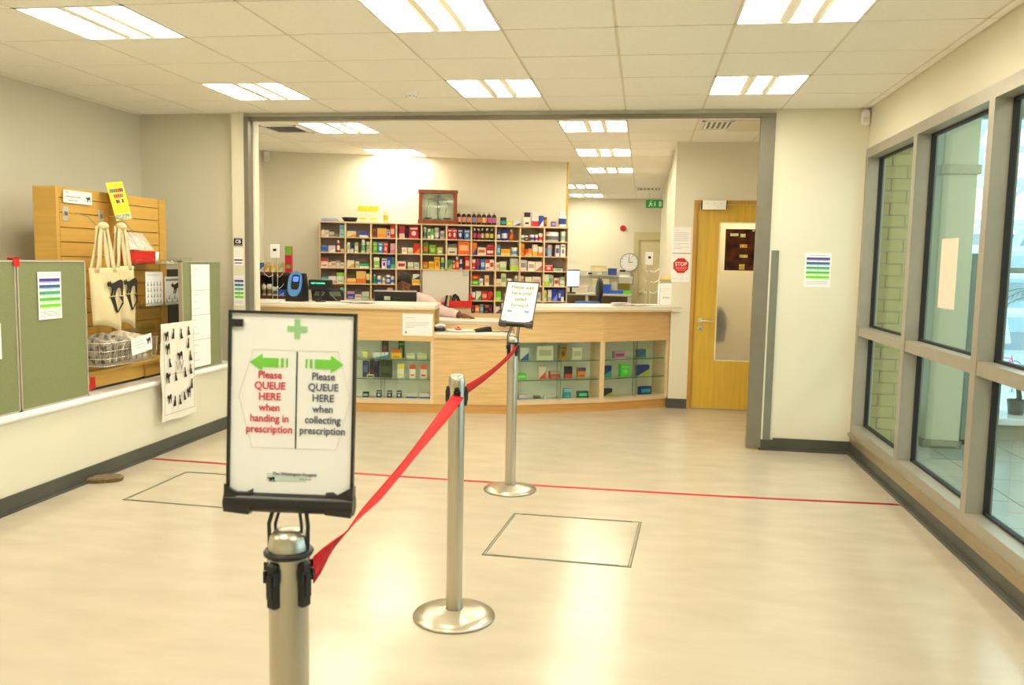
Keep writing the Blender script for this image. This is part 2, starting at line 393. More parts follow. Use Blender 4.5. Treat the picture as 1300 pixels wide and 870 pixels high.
# ------------------------------------------------------------------ window wall
XW = 1.865
WIN = struct('window_1', MB().box((XW - .012, -8.1, .172), (XW + .115, -.002, .240)).box((XW - .012, -8.1, 2.325), (XW + .115, -.002, 2.395))
             .box((XW - .012, -.060, .240), (XW + .115, -.002, 2.325)), M_WINFR)
MULL = [-0.06, -1.20, -2.38, -3.56, -4.74, -5.92, -7.1]
for y in MULL[1:]:
    MB().box((XW - .012, y - .035, .240), (XW + .115, y + .035, 2.325)).build('mullion', M_WINFR, WIN)
ends = MULL + [-8.1]
for i in range(len(MULL)):
    y1 = ends[i] - (0.035 if i else 0); y0 = ends[i + 1] + .035
    MB().box((XW - .006, y0, .955), (XW + .115, y1, 1.025)).build('transom', M_WINFR, WIN)
    for z0, z1 in ((.240, .955), (1.025, 2.325)):
        g = MB()
        for a, bb in (((y0, z0), (y0 + .014, z1)), ((y1 - .014, z0), (y1, z1)), ((y0, z0), (y1, z0 + .014)), ((y0, z1 - .014), (y1, z1))):
            g.box((XW + .072, a[0], a[1]), (XW + .10, bb[0], bb[1]))
        g.build('gasket', M_GASKET, WIN)
        MB().box((XW + .082, y0 + .004, z0 + .004), (XW + .090, y1 - .004, z1 - .004)).build('pane', M_GLASS, WIN)

# ------------------------------------------------------------------ doors
D1 = struct('door_1', MB().box((.705, 1.815, .01), (.925, 1.855, 2.085)).box((1.32, 1.815, .01), (1.54, 1.855, 2.085)).box((.925, 1.815, .01), (1.32, 1.855, .505)).box((.925, 1.815, 1.915), (1.32, 1.855, 2.085)), M_OAK)
fr = MB().box((.665, 1.79, 0), (.702, 1.92, 2.13)).box((1.543, 1.79, 0), (1.58, 1.92, 2.13)).box((.702, 1.79, 2.09), (1.543, 1.92, 2.13))
struct('trim_7', fr, M_OAKD)
M_FROST = mat('frosted_glass', (0.985, 0.95, 0.89), rough=0.45, var=0.015, scale=1.5, trans=0.95)
MB().box((.925, 1.83, .505), (1.32, 1.842, 1.915)).build('vision_panel', M_FROST, D1)
b = MB()
for a, e in (((.925, .505), (.937, 1.915)), ((1.308, .505), (1.32, 1.915)), ((.925, .505), (1.32, .517)), ((.925, 1.903), (1.32, 1.915))):
    b.box((a[0], 1.810, a[1]), (e[0], 1.818, e[1]))
b.build('glazing_bead', mat('pale_bead', (0.85, 0.76, 0.52), rough=.4), D1)
hd = MB().cyl((.775, 1.815, .915), (.775, 1.805, .915), .026, n=18).cyl((.775, 1.81, .915), (.775, 1.765, .915), .009).tube([(.770, 1.766, .915), (.80, 1.764, .916), (.895, 1.768, .912)], .009)
hd.build('lever_handle', M_CHROME, D1)
MB().cyl((.775, 1.815, .835), (.775, 1.806, .835), .026, n=18).box((.771, 1.804, .82), (.779, 1.807, .845), 1).build('keyhole_plate', [M_CHROME, M_INK], D1)
cl = MB().box((.745, 1.745, 2.035), (.975, 1.80, 2.095), 0).box((.735, 1.75, 2.04), (.745, 1.80, 2.125), 1).box((.975, 1.75, 2.04), (.985, 1.80, 2.125), 1)
cl.box((.745, 1.735, 2.06), (.975, 1.755, 2.125), 0)
for x in (.79, .86, .93): cl.cyl((x, 1.735, 2.095), (x, 1.731, 2.095), .004, n=8, mi=1)
cl.build('door_closer', [mat('closer_silver', (0.72, 0.70, 0.62), rough=.3, metal=.6), M_BLACK], D1)
# coat hanging behind the frosted pane: a soft dark and red patch
MB().ball((.975, 2.02, .86), (.09, .05, .20), n=10, m=8).build('coat_shape', mat('coat_cloth', (.05, .04, .05)), D1)
struct('wall_lobby', MB().box((.6, 2.9, 0), (1.98, 3.0, H)).box((1.9, 1.92, 0), (1.98, 2.9, H)).box((.6, 1.92, H + .020), (1.98, 2.9, H + .029)), M_WALL)
# far office door
D2 = struct('door_2', MB().box((.07, 9.36, 0), (.475, 9.40, 1.93)), mat('cream_door', (0.74, 0.66, 0.42), rough=.45, var=.02))
MB().box((.10, 9.335, 0.90), (.16, 9.36, .94)).build('door_handle', M_CHROME, D2)
struct('trim_8', MB().box((-.02, 9.32, 0), (.075, 9.40, 2.08)).box((.075, 9.32, 1.93), (.475, 9.40, 2.08)), mat('cream_frame', (0.62, 0.55, 0.32), rough=.45, var=.02))
# ------------------------------------------------------------------ queue barrier posts
def post(x, y, h, label, turn):
    t = thing('barrier_post', label, 'barrier post', (x, y, 0), 0, 'retractable belt barrier posts')
    MB().lathe([(0, 0), (.168, 0), (.172, .006), (.168, .012), (.12, .022), (.06, .034), (.036, .038)], n=48).build('base', M_STEEL, t)
    MB().lathe([(.0335, .03), (.0335, h - .045)], n=32).build('pole', M_STEEL, t)
    MB().lathe([(.0335, h - .045), (.0340, h - .03), (.031, h - .012), (.022, h - .002), (.012, h), (0, h)], n=32).build('cap', M_STEEL, t)
    for k in range(4):
        a = k * math.pi / 2 + turn
        m = MB().cbox((-.011, -.010, -.040), (.011, .006, .040), .004)
        m.box((-.006, -.013, -.02), (.006, -.010, .02))
        m.box((-.014, -.012, .006), (-.010, -.004, .026)).box((.010, -.012, .006), (.014, -.004, .026))
        o = m.build('belt_slot', M_BLACK, t)
        o.location = (.033 * math.sin(a), -.033 * math.cos(a), h - .09); o.rotation_euler = (0, 0, a)
    return t
P1 = post(-.396, -5.595, 1.026, 'steel belt barrier post nearest to the viewpoint, carrying the large queue sign', 1.2)
P2 = post(-.55, -3.612, 1.024, 'steel belt barrier post without a sign, standing between the two sign posts', .25)
P3 = post(-.628, -1.643, 1.010, 'steel belt barrier post farthest off, carrying the please wait sign', .94)
def belt(p, q, tw, sag, parent):
    n = 40; p = Vector(p); q = Vector(q); d = (q - p).normalized()
    side = d.cross(Vector((0, 0, 1))).normalized(); upv = side.cross(d)
    pts = []; ws = []
    for i in range(n + 1):
        s = i / n
        pts.append(p.lerp(q, s) - Vector((0, 0, 4 * sag * s * (1 - s))) - parent.location)
        a = tw(s); ws.append((upv * math.cos(a) + side * math.sin(a)) * .024)
    return MB().strip(pts, ws, .0012).build('belt', M_RED, parent)
def ease(s, a, b): 
    s = min(1, max(0, (s - a) / (b - a))); return s * s * (3 - 2 * s)
belt((-.358, -5.580, .950), (-.535, -3.652, .940), lambda s: .66 * ease(s, 0, .10) + .42 * ease(s, .10, .24) + .7 * ease(s, .4, 1), .012, P1)
belt((-.520, -3.590, .955), (-.600, -1.675, .932), lambda s: .22 + .12 * math.sin(math.pi * s), .018, P2)

# ------------------------------------------------------------------ queue signs
M_SIGNGREEN = mat('sign_green', (0.20, 0.66, 0.07), rough=.6, var=.03)
M_PALEGREEN = mat('sign_cross_green', (0.36, 0.66, 0.33), rough=.6, var=.03)
M_SIGNRED = mat('sign_red', (0.72, 0.03, 0.08), rough=.6, var=.03)
M_SIGNNAVY = mat('sign_slate', (0.10, 0.12, 0.19), rough=.6, var=.03)
M_PINKLINE = mat('sign_pale_line', (0.80, 0.70, 0.64), rough=.6)
M_SIGNTXT = mat('sign_soft_green', (0.25, 0.36, 0.16), rough=.6)
M_SIGNBLUE = mat('sign_soft_blue', (0.22, 0.42, 0.55), rough=.6)
def sign_holder(name, label, loc, rot, w, h, feet):
    t = thing(name, label, 'sign', loc, 0, 'signs on barrier posts')
    t.rotation_mode = 'QUATERNION'
    t.rotation_quaternion = (Matrix.Rotation(rot[2], 3, 'Z') @ Matrix.Rotation(rot[0], 3, 'X') @ Matrix.Rotation(rot[1], 3, 'Y')).to_quaternion()
    m = MB()
    for a, b in (((-w / 2, .02), (-w / 2 + .0045, h)), ((w / 2 - .0045, .02), (w / 2, h)), ((-w / 2, h - .0045), (w / 2, h)), ((-w / 2, .02), (w / 2, .026))):
        m.box((a[0], -.006, a[1]), (b[0], .006, b[1]))
    m.build('frame', M_BLACK, t)
    MB().box((-w / 2 + .004, .002, .02), (w / 2 - .004, .005, h - .003)).build('back_board', M_BLACK, t)
    MB().box((-w / 2 + .005, -.002, .022), (w / 2 - .005, .002, h - .005)).build('paper', M_PAPER, t)
    MB().cyl((-w / 2 - .002, 0, .018), (w / 2 + .002, 0, .018), .017, n=18).build('clamp_tube', M_BLACK, t)
    for s in (-1, 1):
        k = MB()
        x0 = s * (w / 2 - .022)
        k.add([(x0 - .022, -.018, .004), (x0 + .022, -.018, .000), (x0 + .024, -.010, .052 if s > 0 else .036), (x0 - .004, -.010, .036), (x0 - .024, -.010, .050 if s < 0 else .034),
               (x0 - .022, .018, .004), (x0 + .022, .018, .000), (x0 + .024, .010, .050), (x0 - .004, .010, .036), (x0 - .024, .010, .046)],
              [(0, 1, 2, 3, 4), (9, 8, 7, 6, 5), (0, 5, 6, 1), (1, 6, 7, 2), (2, 7, 8, 3), (3, 8, 9, 4), (4, 9, 5, 0)])
        k.build('tape_wrap', mat('black_tape', (.014, .013, .012), rough=.28, var=.3, scale=60, bump=.4), t)
    fk = MB()
    inv = t.rotation_quaternion.inverted()
    for s in (-1, 1):
        pts = [inv @ (Vector(p) - Vector(loc)) for p in ((feet[0] + s * .034, feet[1], feet[2] - .03), (feet[0] + s * .035, feet[1], feet[2] + .015))] + [Vector((s * .027, 0, .012))]
        fk.tube(pts, .0036, n=8); fk.tube([p + Vector((-s * .011, 0, 0)) for p in pts], .0028, n=8)
    ring = [inv @ (Vector((feet[0] + .036 * math.cos(k * math.pi / 12), feet[1] + .036 * math.sin(k * math.pi / 12), feet[2] - .032)) - Vector(loc)) for k in range(24)]
    fk.tube(ring, .006, n=8, closed=True)
    fk.build('bracket', M_BLACK, t)
    return t
W1, H1 = .217, .345
S1 = sign_holder('queue_sign', 'white queue sign with green arrows in a black frame, large in front', (-.398, -5.585, 1.049), (-.047, .011, .127), W1, H1, (-.396, -5.595, 1.018))
k = MB()
cx, cz = .008, .316
k.plate([(cx - .005, cz - .017), (cx + .005, cz - .017), (cx + .005, cz - .005), (cx + .017, cz - .005), (cx + .017, cz + .005), (cx + .005, cz + .005),
         (cx + .005, cz + .017), (cx - .005, cz + .017), (cx - .005, cz + .005), (cx - .017, cz + .005), (cx - .017, cz - .005), (cx - .005, cz - .005)], -.0030, -.002)
k.build('cross_emblem', M_PALEGREEN, S1)
def arrow(parent, x, z, w, h, right, m, stripes=True):
    k = MB(); s = 1 if right else -1
    def P(pts):
        q = [(x + s * a, z + b) for a, b in pts]; return q if s > 0 else q[::-1]
    k.plate(P([(-.18 * w, -h * .26), (.2 * w, -h * .26), (.2 * w, -h * .5), (.5 * w, 0), (.2 * w, h * .5), (.2 * w, h * .26), (-.18 * w, h * .26)]), -.0032, -.002)
    if stripes:
        for a, b in ((-.30, -.24), (-.40, -.36)):
            k.plate(P([(a * w, -h * .26), (b * w, -h * .26), (b * w, h * .26), (a * w, h * .26)]), -.0032, -.002)
    return k.build('arrow', m, parent)
arrow(S1, -.036, .258, .072, .030, False, M_SIGNGREEN); arrow(S1, .052, .258, .072, .030, True, M_SIGNGREEN)
MB().box((.0075, -.0031, .112), (.0095, -.002, .278)).build('divider_line', M_INK, S1)
for n, ln in enumerate(('Please', 'QUEUE', 'HERE', 'when', 'handing in', 'prescription')):
    text(ln, .0178, M_SIGNRED, S1, (-.037, -.0028, .2365 - n * .0185), bold=.013, width=.92)
for n, ln in enumerate(('Please', 'QUEUE', 'HERE', 'when', 'collecting', 'prescription')):
    text(ln, .0178, M_SIGNNAVY, S1, (.054, -.0028, .2365 - n * .0185), bold=.013, width=.90)
ol = MB()
for pts in (((.005, .280), (-.066, .280), (-.090, .200), (-.066, .113), (.005, .113)), ((.012, .280), (.078, .280), (.100, .200), (.078, .113), (.012, .113))):
    ol.tube([(a, -.0025, b) for a, b in pts], .0004, n=4)
ol.build('outline', M_PINKLINE, S1)
MB().box((-.040, -.0028, .056), (.028, -.002, .069)).build('logo_panel', mat('logo_pale_teal', (.62, .74, .70), rough=.6), S1)
MB().plate(cat_pts(-.038, .055, .012, .008), -.0034, -.0028).build('cat_emblem', M_INK, S1)
text('The Whittington Hospital', .0072, M_SIGNNAVY, S1, (.008, -.0031, .0685), bold=.012)
text('NHS Trust', .0045, M_GREYINK, S1, (.026, -.0031, .0605))
MB().box((-.106, -.0068, .317), (-.084, -.002, .330)).build('tape_patch', MATS['black_tape'], S1)

S3 = sign_holder('wait_sign', 'small tilted sign reading please wait here until called forward', (-.615, -1.635, 1.066), (-.569, .033, -.064), W1, .335, (-.628, -1.643, .995))
for n, ln in enumerate(('Please wait', 'here until', 'called', 'forward')):
    text(ln, .034, M_SIGNTXT, S3, (.002, -.0028, .292 - n * .045), bold=.018, width=1.0)
arrow(S3, -.05, .112, .05, .026, False, M_SIGNBLUE, False); arrow(S3, .05, .112, .05, .026, True, M_SIGNBLUE, False)
text('Thank you', .014, M_GREYINK, S3, (.0, -.0028, .082))

# ------------------------------------------------------------------ floor items
t = tag(MB().strip([(-3.315, -1.405, .0008), (-1.714, -1.475, .0008), (-.371, -1.50, .0008), (.749, -1.492, .0008), (1.83, -1.437, .0008)], [(0, .019, 0)] * 5, .0012).build('floor_tape', M_TAPE),
        'thin red tape line running across the floor from wall to windows', 'tape')
def cover(pts, label):
    t = thing('floor_access_cover', label, 'floor cover', (pts[0][0], pts[0][1], 0), 0, 'floor access covers')
    P = [Vector((x - pts[0][0], y - pts[0][1], 0)) for x, y in pts]; n = 4
    c = sum(P, Vector()) / 4
    for i in range(4):
        a, b = P[i], P[(i + 1) % 4]; d = (b - a).normalized(); nrm = Vector((-d.y, d.x, 0))
        if nrm.dot(c - a) < 0: nrm = -nrm
        m = MB()
        for o, th in ((.004, .0035), (.016, .0025)):
            m.strip([a + nrm * o + Vector((0, 0, .001)), b + nrm * o + Vector((0, 0, .001))], [nrm * th] * 2, .002)
        m.build('edge_strip', mat('cover_edge', (.26, .26, .18), rough=.4, metal=.5), t)
        e = MB(); q = (P[i - 1] - a).normalized()
        e.add([a + Vector((0, 0, .0018)), a + d * .07 + Vector((0, 0, .0018)), a + q * .07 + Vector((0, 0, .0018))], [(0, 1, 2)] if d.cross(q).z > 0 else [(0, 2, 1)])
        e.build('corner_plate', mat('cover_corner', (.40, .39, .27), rough=.4, metal=.4), t)
    ins = [p + (c - p).normalized() * .03 for p in P]
    MB().prism([(p.x, p.y) for p in ins], .0002, .0008).build('infill', M_FLOOR, t)
    return t
cover([(-.578, -2.872), (.174, -2.892), (.225, -2.148), (-.526, -2.138)], 'square floor access cover in the clear floor in front of the farthest post')
cover([(-2.887, -2.39), (-2.14, -2.42), (-2.13, -1.70), (-2.878, -1.689)], 'square floor access cover near the noticeboard wall, partly behind the queue sign')
m = MB(); ring = []
for k in range(28):
    a = 2 * math.pi * k / 28
    ring.append((math.copysign(abs(math.cos(a)) ** .8, math.cos(a)), math.copysign(abs(math.sin(a)) ** .8, math.sin(a))))
vs = []; fs = []
prof = [(.94, 0), (1, .012), (.97, .026), (.86, .034), (.5, .030)]
for r, z in prof: vs += [(x * .115 * r, y * .062 * r, z) for x, y in ring]
for j in range(len(prof) - 1): fs += [(j * 28 + i, j * 28 + (i + 1) % 28, j * 28 + 28 + (i + 1) % 28, j * 28 + 28 + i) for i in range(28)]
fs.append(tuple(range(28 * 4, 28 * 5)))
m.add(vs, fs, 0, True)
t = thing('floor_pad', 'brown woven oval pad lying on the floor against the skirting', 'pad', (-3.255, -2.03, 0), math.radians(28))
m.build('pad_body', mat('brown_weave', (.19, .135, .065), rough=.8, var=.45, scale=60, stretch=(1, 5, 1), bump=.5), t)
MB().tube([(x * .113, y * .061, .020) for x, y in ring], .004, n=6, closed=True).build('edge_cord', mat('brown_cord', (.13, .085, .04), rough=.8, var=.3, scale=80), t)

# ------------------------------------------------------------------ noticeboards on the ledge (face +x)
R90 = math.pi / 2
def board(y0, y1, label, top=1.437):
    t = thing('noticeboard', label, 'noticeboard', (-3.36, (y0 + y1) / 2, .56), R90, 'green felt noticeboards on the ledge')
    w = y1 - y0; h = top - .56
    MB().box((-w / 2 + .008, -.012, .008), (w / 2 - .008, .012, h - .008)).build('felt_panel', M_FELT, t)
    for a, b in (((-w / 2, 0), (-w / 2 + .011, h)), ((w / 2 - .011, 0), (w / 2, h)), ((-w / 2, 0), (w / 2, .011)), ((-w / 2, h - .011), (w / 2, h))):
        MB().box((a[0], -.016, a[1]), (b[0], .016, b[1])).build('frame_strip', M_ALU, t)
    return t
board(-3.25, -2.635, 'green felt noticeboard cut by the picture edge, beside the red clip')
board(-2.625, -2.03, 'green felt noticeboard carrying one striped poster, beside the tote bags')
board(-.90, -.295, 'green felt noticeboard holding a column of white notice sheets')
t = thing('board_clip', 'red plastic clip joining the tops of two green noticeboards', 'clip', (-3.36, -2.63, 1.40), R90)
MB().box((-.022, -.022, 0), (.022, -.017, .050)).box((-.022, .017, 0), (.022, .022, .050)).box((-.022, -.022, .046), (.022, .022, .052)).build('clip_body', mat('red_plastic', (.75, .015, .02), rough=.4), t)
MB().box((-.009, -.0225, .004), (.009, -.020, .040)).build('clip_tab', mat('red_plastic_dark', (.6, .01, .015), rough=.4), t)

def lines(parent, rows, m=None, y=-.0012):
    k = MB()
    for x0, x1, z in rows: k.box((x0, y - .0004, z - .0012), (x1, y, z + .0012))
    k.build('print_lines', m or M_GREYINK, parent)['kind'] = 'stuff'
def sheet(name, label, cat, loc, rotz, w, h, group=None, m=None, th=.0012):
    t = thing(name, label, cat, loc, rotz, group)
    MB().add([(-w / 2, -th, 0), (w / 2, -th, 0), (w / 2, -th, h), (-w / 2, -th, h), (-w / 2, 0, 0), (w / 2, 0, 0), (w / 2, 0, h), (-w / 2, 0, h)],
             [(0, 1, 2, 3), (7, 6, 5, 4), (0, 4, 5, 1), (1, 5, 6, 2), (2, 6, 7, 3), (3, 7, 4, 0)]).build('paper', m or M_PAPER, t)
    return t
def info_poster(label, loc, rotz, w=.20, h=.285):
    t = sheet('striped_poster', label, 'poster', loc, rotz, w, h, 'striped information posters')
    for i, (c1, c2) in enumerate((('4a3aa8', 'a9b4ea'), ('3a5f9e', '9fd0dc'), ('4fae84', 'a5dfc4'), ('58c443', 'b5ea9c'), ('74dc28', 'c0f08a'))):
        z = h * (.80 - i * .135)
        MB().box((-w * .44, -.0020, z), (w * .44, -.0012, z + h * .060)).build('stripe', pm(c1), t)
        MB().box((-w * .44, -.0018, z - h * .028), (w * .44, -.0012, z)).build('stripe', pm(c2), t)
        if i < 4: MB().plate([(0, z - h * .062), (.006, z - h * .036), (-.006, z - h * .036)], -.0018, -.0012).build('arrow', M_GREYINK, t)
    lines(t, [(-w * .34, w * .34, h * .92)] + [(-w * .42, w * .38, h * (.16 - .04 * k)) for k in range(3)])
    return t
info_poster('striped blue and green poster pinned to a green noticeboard', (-3.343, -2.365, 1.083), R90)
info_poster('striped blue and green poster on the white wall beside the windows', (1.54, 0.0, 1.327), 0, .20, .268)
info_poster('narrow striped poster on the wall strip beside the opening', (-3.305, -.051, 1.050), 0, .095, .262)
t = sheet('black_notice', 'small black and white notice above the narrow striped poster', 'notice', (-3.308, -.051, 1.566), 0, .085, .076)
MB().box((-.040, -.0020, .003), (.040, -.0012, .073)).build('black_panel', M_INK, t)
text('CB', .040, M_PAPER, t, (0, -.0024, .040), bold=.02); lines(t, [(-.035, .035, .066), (-.035, .035, .012)], M_PAPER, -.0020)
t = sheet('white_notice', 'narrow white notice with bold heading on the wall strip', 'notice', (-3.308, -.051, 1.40), 0, .085, .155)
MB().box((-.038, -.0019, .042), (.038, -.0012, .054)).box((-.034, -.0019, .018), (.034, -.0012, .026)).build('bold_line', M_INK, t)
lines(t, [(-.03, .03, .12), (-.03, .03, .10), (-.03, .02, .08)], M_PINKLINE)
for k, (z, hh, tx) in enumerate(((1.205, .205, 'topmost'), (1.005, .197, 'second from the top'), (.805, .197, 'third from the top'), (.585, .217, 'lowest'))):
    t = sheet('notice_sheet', 'white notice sheet, ' + tx + ' of the column on the green noticeboard', 'notice', (-3.343, -.628, z), R90, .285 - .004 * (k % 2), hh, 'notice sheets in a column')
    lines(t, [(-.115, -.03 - .03 * (i % 2), hh * (.82 - .28 * i)) for i in range(3)])
sheet('notice_sheet', 'sliver of white sheet on the noticeboard at the picture edge', 'notice', (-3.343, -2.87, .885), R90, .21, .20)

# ------------------------------------------------------------------ slat display unit on the ledge
SL = thing('slat_display', 'orange wood slat display unit holding charity goods behind the noticeboards', 'display unit', (-3.75, -1.72, .56), R90)
hh = 1.93 - .56      # local x runs along world y, local -y faces the hall
MB().box((-.035, 0, 0), (-.003, .17, hh)).build('end_panel', M_SLAT, SL)
MB().box((-.003, .05, 0), (1.26, .17, hh - .01)).build('core', mat('slat_core', (.36, .20, .045), rough=.6), SL)
for x0, x1 in ((.53, .65), (1.17, 1.26)):
    MB().box((x0, -.03 if x0 < 1 else -.012, .13), (x1, .05, hh)).build('upright', M_OAKD if x0 < 1 else M_SLAT, SL)
sm = {}
for bay, (x0, x1) in enumerate(((0, .53), (.65, 1.17))):
    for r in range(14):
        z0 = .10 * r; z1 = min(hh, z0 + .094)
        k = (bay, round(z1 - z0, 3))
        if k not in sm: sm[k] = MB().box((0, 0, 0), (x1 - x0, .05, z1 - z0)).mesh('slat', M_SLAT)
        link('slat', sm[k], SL, (x0, 0, z0))
for x0, x1 in ((-.19, .455), (.475, .86)):
    bx = MB().box((x0, -.30, .02), (x1, -.002, .110)); o = bx.build('base_box', M_SLAT, SL)
    MB().cbox((x0 - .012, -.315, .110), (x1 + .008, -.002, .135), .004).build('lid', M_SLAT, o)
    MB().box((x0 + .01, -.285, 0), (x1 - .01, -.002, .02)).build('kick', M_BLACK, o)
t = thing('red_tape_tag', 'torn red tape stuck on the wooden base box below the basket', 'tape', (-3.449, -1.87, .565), R90)
MB().plate([(-.035, .0), (.050, .012), (.045, .088), (-.002, .092), (-.004, .045), (-.030, .036)], -.003, 0).build('tape_strip', MATS['red_plastic'], t)
MB().plate([(-.035, .0), (.0, .004), (-.004, .03), (-.030, .032)], -.006, -.003).build('torn_fold', MATS['red_plastic'], t)

t = sheet('charity_card', 'white charity fund card with a small black cat at the display top', 'sign', (-3.738, -1.545, 1.825), R90, .30, .088)
text('The', .017, M_GREYINK, t, (-.125, -.0016, .073), align='LEFT')
text('Whittington Hospital', .019, M_GREYINK, t, (-.125, -.0016, .045), align='LEFT', width=.95)
text('Charity Fund', .019, M_GREYINK, t, (-.10, -.0016, .020), align='LEFT', width=.95)
MB().plate(cat_pts(.085, .018, .045, .038), -.0022, -.0012).build('cat_emblem', M_INK, t)
for y, tx in ((-1.665, 'nearer the end panel'), (-1.285, 'nearer the yellow leaflet')):
    t = thing('bag_hook', 'chrome slat hook with wire arm, ' + tx, 'hook', (-3.75, y, 1.70), R90, 'slat hooks carrying tote bags')
    MB().cbox((-.028, -.006, 0), (.028, 0, .10), .003).build('hook_plate', M_ALU, t)
    MB().cbox((-.012, -.014, .038), (.012, -.005, .066), .003).build('hook_boss', M_GREYFR, t)
    MB().tube([(0, -.01, .052), (.01, -.08, .055), (.02, -.16, .03), (.02, -.23, -.04), (.02, -.25, -.05)], .004, n=8).build('hook_arm', M_CHROME, t)
M_CANVAS = mat('cream_canvas', (.80, .67, .40), rough=.85, var=.05, scale=160, bump=.15)
def tote(yc, x, z0, w, h, label, lean=0):
    t = thing('tote_bag', label, 'tote bag', (x, yc, z0), R90, 'cream cat tote bags')
    n = 10; front = []; m = MB(); vs = []; fs = []
    for side in (0, 1):
        for j in range(n + 1):
            for i in range(n + 1):
                a = i / n; b = j / n
                puff = math.sin(math.pi * a) * (math.sin(math.pi * min(1, b * 1.25 + .1)) * .022 + .006)
                xx = (a - .5) * w * (1 - .10 * (1 - b)) + lean * (1 - b)
                yy = (-puff - .003 + .004 * math.sin(9 * a + 5 * b)) if side == 0 else puff * .6 + .003
                zz = b * h - (0.02 * (1 - b) * (a - .2) ** 2 * 4) + (.012 * (1 - a) * (1 - b))
                vs.append((xx, yy, zz))
    N = (n + 1) ** 2
    for j in range(n):
        for i in range(n):
            q = (j * (n + 1) + i, j * (n + 1) + i + 1, (j + 1) * (n + 1) + i + 1, (j + 1) * (n + 1) + i)
            fs.append(q); fs.append(tuple(N + k for k in q[::-1]))
    edge = [i for i in range(n + 1)] + [(j) * (n + 1) + n for j in range(1, n + 1)] + [n * (n + 1) + i for i in range(n - 1, -1, -1)] + [j * (n + 1) for j in range(n - 1, 0, -1)]
    for k in range(len(edge)):
        a, b = edge[k], edge[(k + 1) % len(edge)]
        fs.append((b, a, N + a, N + b))
    m.add(vs, fs, 0, True); m.build('bag_body', M_CANVAS, t)
    MB().tube([(-w / 2, -.012, h - .012), (0, -.030, h - .014), (w / 2, -.012, h - .012)], .0015, n=5).build('hem_seam', mat('canvas_seam', (.62, .50, .28), rough=.9), t)
    top = .285
    for k, (xa, xb, ya) in enumerate(((-.30, -.02, -.014), (-.14, .0, .010), (.10, .01, -.006), (.28, .03, -.012), (-.36, -.04, .012), (.33, .045, .008))):
        p0 = Vector((xa * w, ya, h - .03)); p1 = Vector((xb - .01, ya * .6, h + top))
        pts = [p0.lerp(p1, s / 6) + Vector((math.sin(s * 1.1 + k) * .004, 0, 0)) for s in range(7)]
        MB().strip(pts, [(.019, .003 * math.sin(s + k), 0) for s in range(7)], .002).build('strap', M_CANVAS, t)
    MB().ball((-.005, 0, h + top), (.05, .03, .028), n=12, m=8).build('strap_knot', M_CANVAS, t)
    e = w * .465; x0 = e - min(.175, w * .6)
    MB().plate(cat_pts(x0, h * .52, e - x0, .110), -.030, -.028).build('cat_print', M_INK, t)
    zt = h * .50; zl = h * .22; k = MB()
    q_ = (e - x0) / .125; X = lambda a: x0 + a * q_
    k.plate([(X(.022), zt), (X(.068), zl), (X(.080), zl), (X(.056), zt)], -.030, -.028)
    k.plate([(X(.072), zl), (X(.080), zl), (e, zt - .052), (e, zt - .030)], -.030, -.028)
    k.box((X(.012), -.030, zt - .004), (X(.068), -.028, zt)).box((X(.088), -.030, zt - .004), (e, -.028, zt))
    k.plate([(X(.094), zt), (e, zt - .055), (e, zt - .006), (X(.120), zt)], -.030, -.028)
    k.build('letter_print', M_INK, t)['kind'] = 'stuff'
    return t
tote(-1.655, -3.47, .985, .335, .40, 'cream cat tote bag nearest to the green noticeboard', .012)
tote(-1.365, -3.53, .985, .27, .41, 'second cream cat tote bag, in front of the red boxes', .01)

# wire basket with folded bags, card on its front
t = thing('wire_basket', 'chrome wire basket full of wrapped goods below the tote bags', 'basket', (-3.42, -1.66, .74), R90)
m = MB(); w2, d2, hb = .285, .14, .155
for z, e in ((0, .0), (.05, .005), (.10, .010), (hb, .016)):
    m.tube([(-w2 - e, -d2 - e, z), (w2 + e, -d2 - e, z), (w2 + e, d2, z), (-w2 - e, d2, z)], .0026 if z < hb else .004, n=6, closed=True)
for i in range(23):
    x = -w2 + i * w2 * 2 / 22
    m.tube([(x, d2, 0), (x, -d2, 0), (x, -d2 - .016, hb)], .0018, n=5)
for i in range(9):
    y = -d2 + i * d2 * 2 / 8
    m.tube([(w2 + .016, y, hb), (w2, y, 0), (-w2, y, 0), (-w2 - .016, y, hb)], .0018, n=5)
m.build('wire_mesh', M_CHROME, t)
for i in range(7):
    x = -1.87 + i * .068; dark = i < 4
    o = thing('wrapped_bag', ('black printed goods bag, ' if dark else 'pale wrapped goods bag, ') + ('first', 'second', 'third', 'fourth', 'first', 'second', 'third')[i] + ' of its colour in the wire basket', 'package', (-3.41, x, .752), R90 + .05 * (i % 3 - 1), 'wrapped goods in the wire basket')
    mm = MB(); hgt = .15 + .03 * math.sin(i * 2.1)
    mm.add([(-.024, -.10, 0), (.024, -.10, 0), (.024, .10, 0), (-.024, .10, 0), (-.030, -.12, hgt * .7), (.026, -.11, hgt), (.030, .09, hgt * 1.05), (-.026, .10, hgt * .9), (0, -.01, hgt * 1.15)],
           [(3, 2, 1, 0), (0, 1, 5, 4), (1, 2, 6, 5), (2, 3, 7, 6), (3, 0, 4, 7), (4, 5, 8), (5, 6, 8), (6, 7, 8), (7, 4, 8)])
    mm.build('wrap', mat('dark_print_film' if dark else 'pale_film', (.012, .011, .010) if dark else (.62, .55, .44), rough=.3, var=.9 if dark else .3, scale=28, col2=(.30, .27, .22) if dark else None), o)
    MB().tube([(-.030, -.121, hgt * .68), (.026, -.111, hgt * .99)], .002, n=5).build('seal_seam', M_CHROME, o)
t = sheet('basket_card', 'white handwritten cat card clipped to the wire basket front', 'sign', (-3.262, -1.565, .80), R90, .24, .115)
t.rotation_euler = (0, math.radians(-6), R90)
